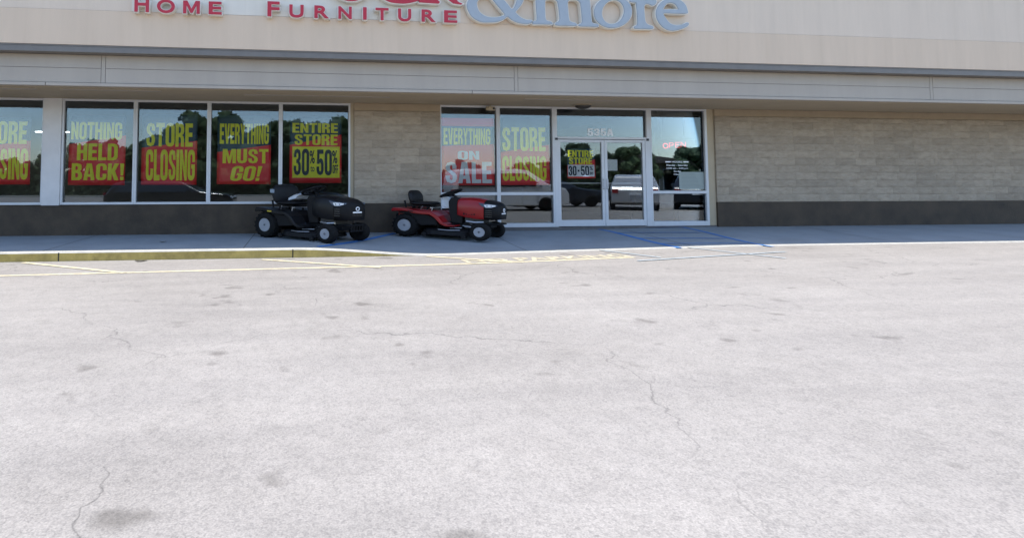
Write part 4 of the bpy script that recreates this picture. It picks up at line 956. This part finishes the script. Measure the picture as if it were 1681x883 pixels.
car('parked_car', 'black crossover parked right of the silver one, mirrored low in the right hand window', (20.6, -12.9, LOT_Z(20)), R(-52), M_DCAR, 4.8, 2.1, SUV, SUVG)
M_BARK = mat('bark', (.07, .055, .04), .95); M_LEAF1 = mat('leaf_green', (.045, .075, .02), .8, var=.4, scale=2.); M_LEAF2 = mat('leaf_dark_green', (.03, .055, .018), .8, var=.4, scale=2.)
def leafcard(name, col):
    return mat(name, col, .8, var=.4, scale=2.)
def tree(x, y, h, w_, label, m, rnd):
    t = thing('tree', label, 'tree', (x, y, -.2), 0, 'trees beyond the parking lot')
    bm = bm_new(); tube(bm, [(0, 0, 0), (.1, 0, h * .3), (0, .1, h * .55), (.1, 0, h * .85)], [h * .032, h * .024, h * .016, h * .005], 8)
    for i in range(6):
        a = i * 1.05 + rnd.random(); z = h * (.3 + .07 * i); tube(bm, [(0.05, 0, z), (w_ * .25 * math.cos(a), w_ * .25 * math.sin(a), z + h * .12), (w_ * .42 * math.cos(a), w_ * .42 * math.sin(a), z + h * .2)], [h * .012, h * .008, h * .003], 6)
    obj('trunk', bm, M_BARK, t)
    bm = bm_new(); cl = []
    for i in range(70):
        a = rnd.random() * 6.283; q = rnd.random() ** .5; z = h * (.12 + .80 * rnd.random()); e = math.sin(math.pi * min(1, max(.05, (z / h - .02) / 1.0))) ** .6
        cl.append((Vector((q * e * w_ * .5 * math.cos(a), q * e * w_ * .5 * math.sin(a), z)), h * (.07 + .07 * rnd.random())))
    for c, rad in cl:
        ic = bmesh.ops.create_icosphere(bm, subdivisions=2, radius=rad * .9, matrix=Matrix.Translation(c))
        for v in ic['verts']: v.co += (v.co - c) * rnd.uniform(-.22, .22)
        for k in range(110):
            d = Vector((rnd.gauss(0, 1), rnd.gauss(0, 1), rnd.gauss(0, .8))).normalized() * rad * (.5 + .6 * rnd.random())
            p = c + d; s = h * .0135 * (.7 + rnd.random()); nrm = Vector((rnd.gauss(0, 1), rnd.gauss(0, 1), rnd.gauss(0, 1))).normalized(); b = nrm.orthogonal().normalized(); e = nrm.cross(b)
            bm.faces.new([bm.verts.new(p + b * s * 1.5), bm.verts.new(p + e * s), bm.verts.new(p - b * s * 1.5), bm.verts.new(p - e * s)])
    me = bpy.data.meshes.new('crown'); bm.to_mesh(me); bm.free(); link('crown', me, m, t)
# (mirrored sight line, height on the glass) -> a tree standing across the lot
rnd = random.Random(3)
KT = [(20, 262, 'leftmost low tree of the row across the lot'), (95, 250, 'low round tree across the lot mirrored beside the white post'), (165, 226, 'mid height tree across the lot mirrored in the nothing held back window'),
      (225, 238, 'shorter tree across the lot mirrored at the second mullion'), (290, 208, 'tall tree across the lot mirrored in the second window'), (345, 184, 'tallest dark tree across the lot, mirrored at the third mullion'),
      (405, 212, 'broad tree across the lot mirrored in the everything must go window'), (470, 196, 'high tree across the lot mirrored at the fourth mullion'), (525, 200, 'bushy tree across the lot mirrored in the thirty to fifty window'), (585, 190, 'tall tree across the lot mirrored by the block pier'),
      (760, 262, 'low tree across the lot mirrored behind the on sale poster'), (860, 266, 'low round tree across the lot mirrored behind the closing poster'), (950, 236, 'tree across the lot mirrored in the left door leaf'), (1030, 240, 'tree behind the far shops mirrored in the right door leaf'), (1150, 236, 'tree behind the far shops mirrored in the right hand window')]
for i, (px_, py_, lb) in enumerate(KT):
    Yv = 48 + (i * 7 % 5) * 2; X_, Z_ = W(px_, py_, Yv); tree(X_, -Yv, max(4, Z_ + .2), max(4.6, (Z_ + .2) * 1.1), lb, M_LEAF1 if i % 2 else M_LEAF2, rnd)
for i in range(26):      # undergrowth under the trees
    x_ = -34 + i * 2.75 + rnd.uniform(-.6, .6); y_ = -46.5 - rnd.random() * 3; h_ = 1.6 + rnd.random() * 1.6
    t = thing('shrub', 'dark green shrub in the hedge line under the trees across the lot', 'shrub', (x_, y_, -.1), 0, 'shrubs under the far trees')
    bm = bm_new()
    for k in range(420):
        d = Vector((rnd.gauss(0, 1), rnd.gauss(0, 1), rnd.gauss(0, 1))).normalized(); q = .45 + .6 * rnd.random(); p = Vector((d.x * 1.9 * q, d.y * 1.2 * q, abs(d.z) * h_ * q)); s_ = .16 + .12 * rnd.random()
        n_ = Vector((rnd.gauss(0, 1), rnd.gauss(0, 1), rnd.gauss(0, 1))).normalized(); b = n_.orthogonal().normalized(); e = n_.cross(b)
        bm.faces.new([bm.verts.new(p + b * s_ * 1.4), bm.verts.new(p + e * s_), bm.verts.new(p - b * s_ * 1.4), bm.verts.new(p - e * s_)])
    me = bpy.data.meshes.new('foliage'); bm.to_mesh(me); bm.free(); link('foliage', me, M_LEAF2, t)
    bm = bm_new()
    for k in range(3): tube(bm, [(0, 0, 0), (.2 * (k - 1), .1, h_ * .7)], .03, 5)
    obj('stem', bm, M_BARK, t)
bm = bm_new(); poly(bm, [(-200, -400, -.05), (200, -400, -.05), (200, -43, -.05), (-200, -43, -.05)]); struct(obj('grass_verge', bm, M_GRASS))
bm = bm_new(); box(bm, -200, 200, -43, -42.85, -.3, .02); struct(obj('far_curb', bm, M_CURBT))
# far row of shops to the right, its dark openings mirrored in the doors
FS = thing('far_shop_row', 'low tan row of shops across the lot mirrored in the door glass', 'building', (43, -56, -.1))
bm = bm_new(); box(bm, -8, 9, -8, 0, 0, 4.0); obj('wall', bm, mat('far_tan_wall', (.24, .21, .17), .8, var=.1), FS)
bm = bm_new(); prism(bm, [(-8.4, 4.), (9.4, 4.), (9.4, 4.3), (2, 5.2), (-8.4, 4.3)], -8.3, 1.2); obj('roof', bm, mat('far_brown_roof', (.12, .09, .07), .8), FS)
for i in range(5):
    f = bm_new(); x_ = -7.2 + i * 3.3; box(f, x_, x_ + 2.8, -.02, .06, .3, 3.2); f = obj('window', f, M_ALU, FS)
    bm = bm_new(); box(bm, x_ + .1, x_ + 2.7, .061, .075, .4, 3.1); obj('pane', bm, M_CGL, f)
bm = bm_new(); box(bm, -2.2, .6, .01, .14, 3.5, 4.1); obj('sign_board', bm, M_WHITE, FS, bevel=.02)
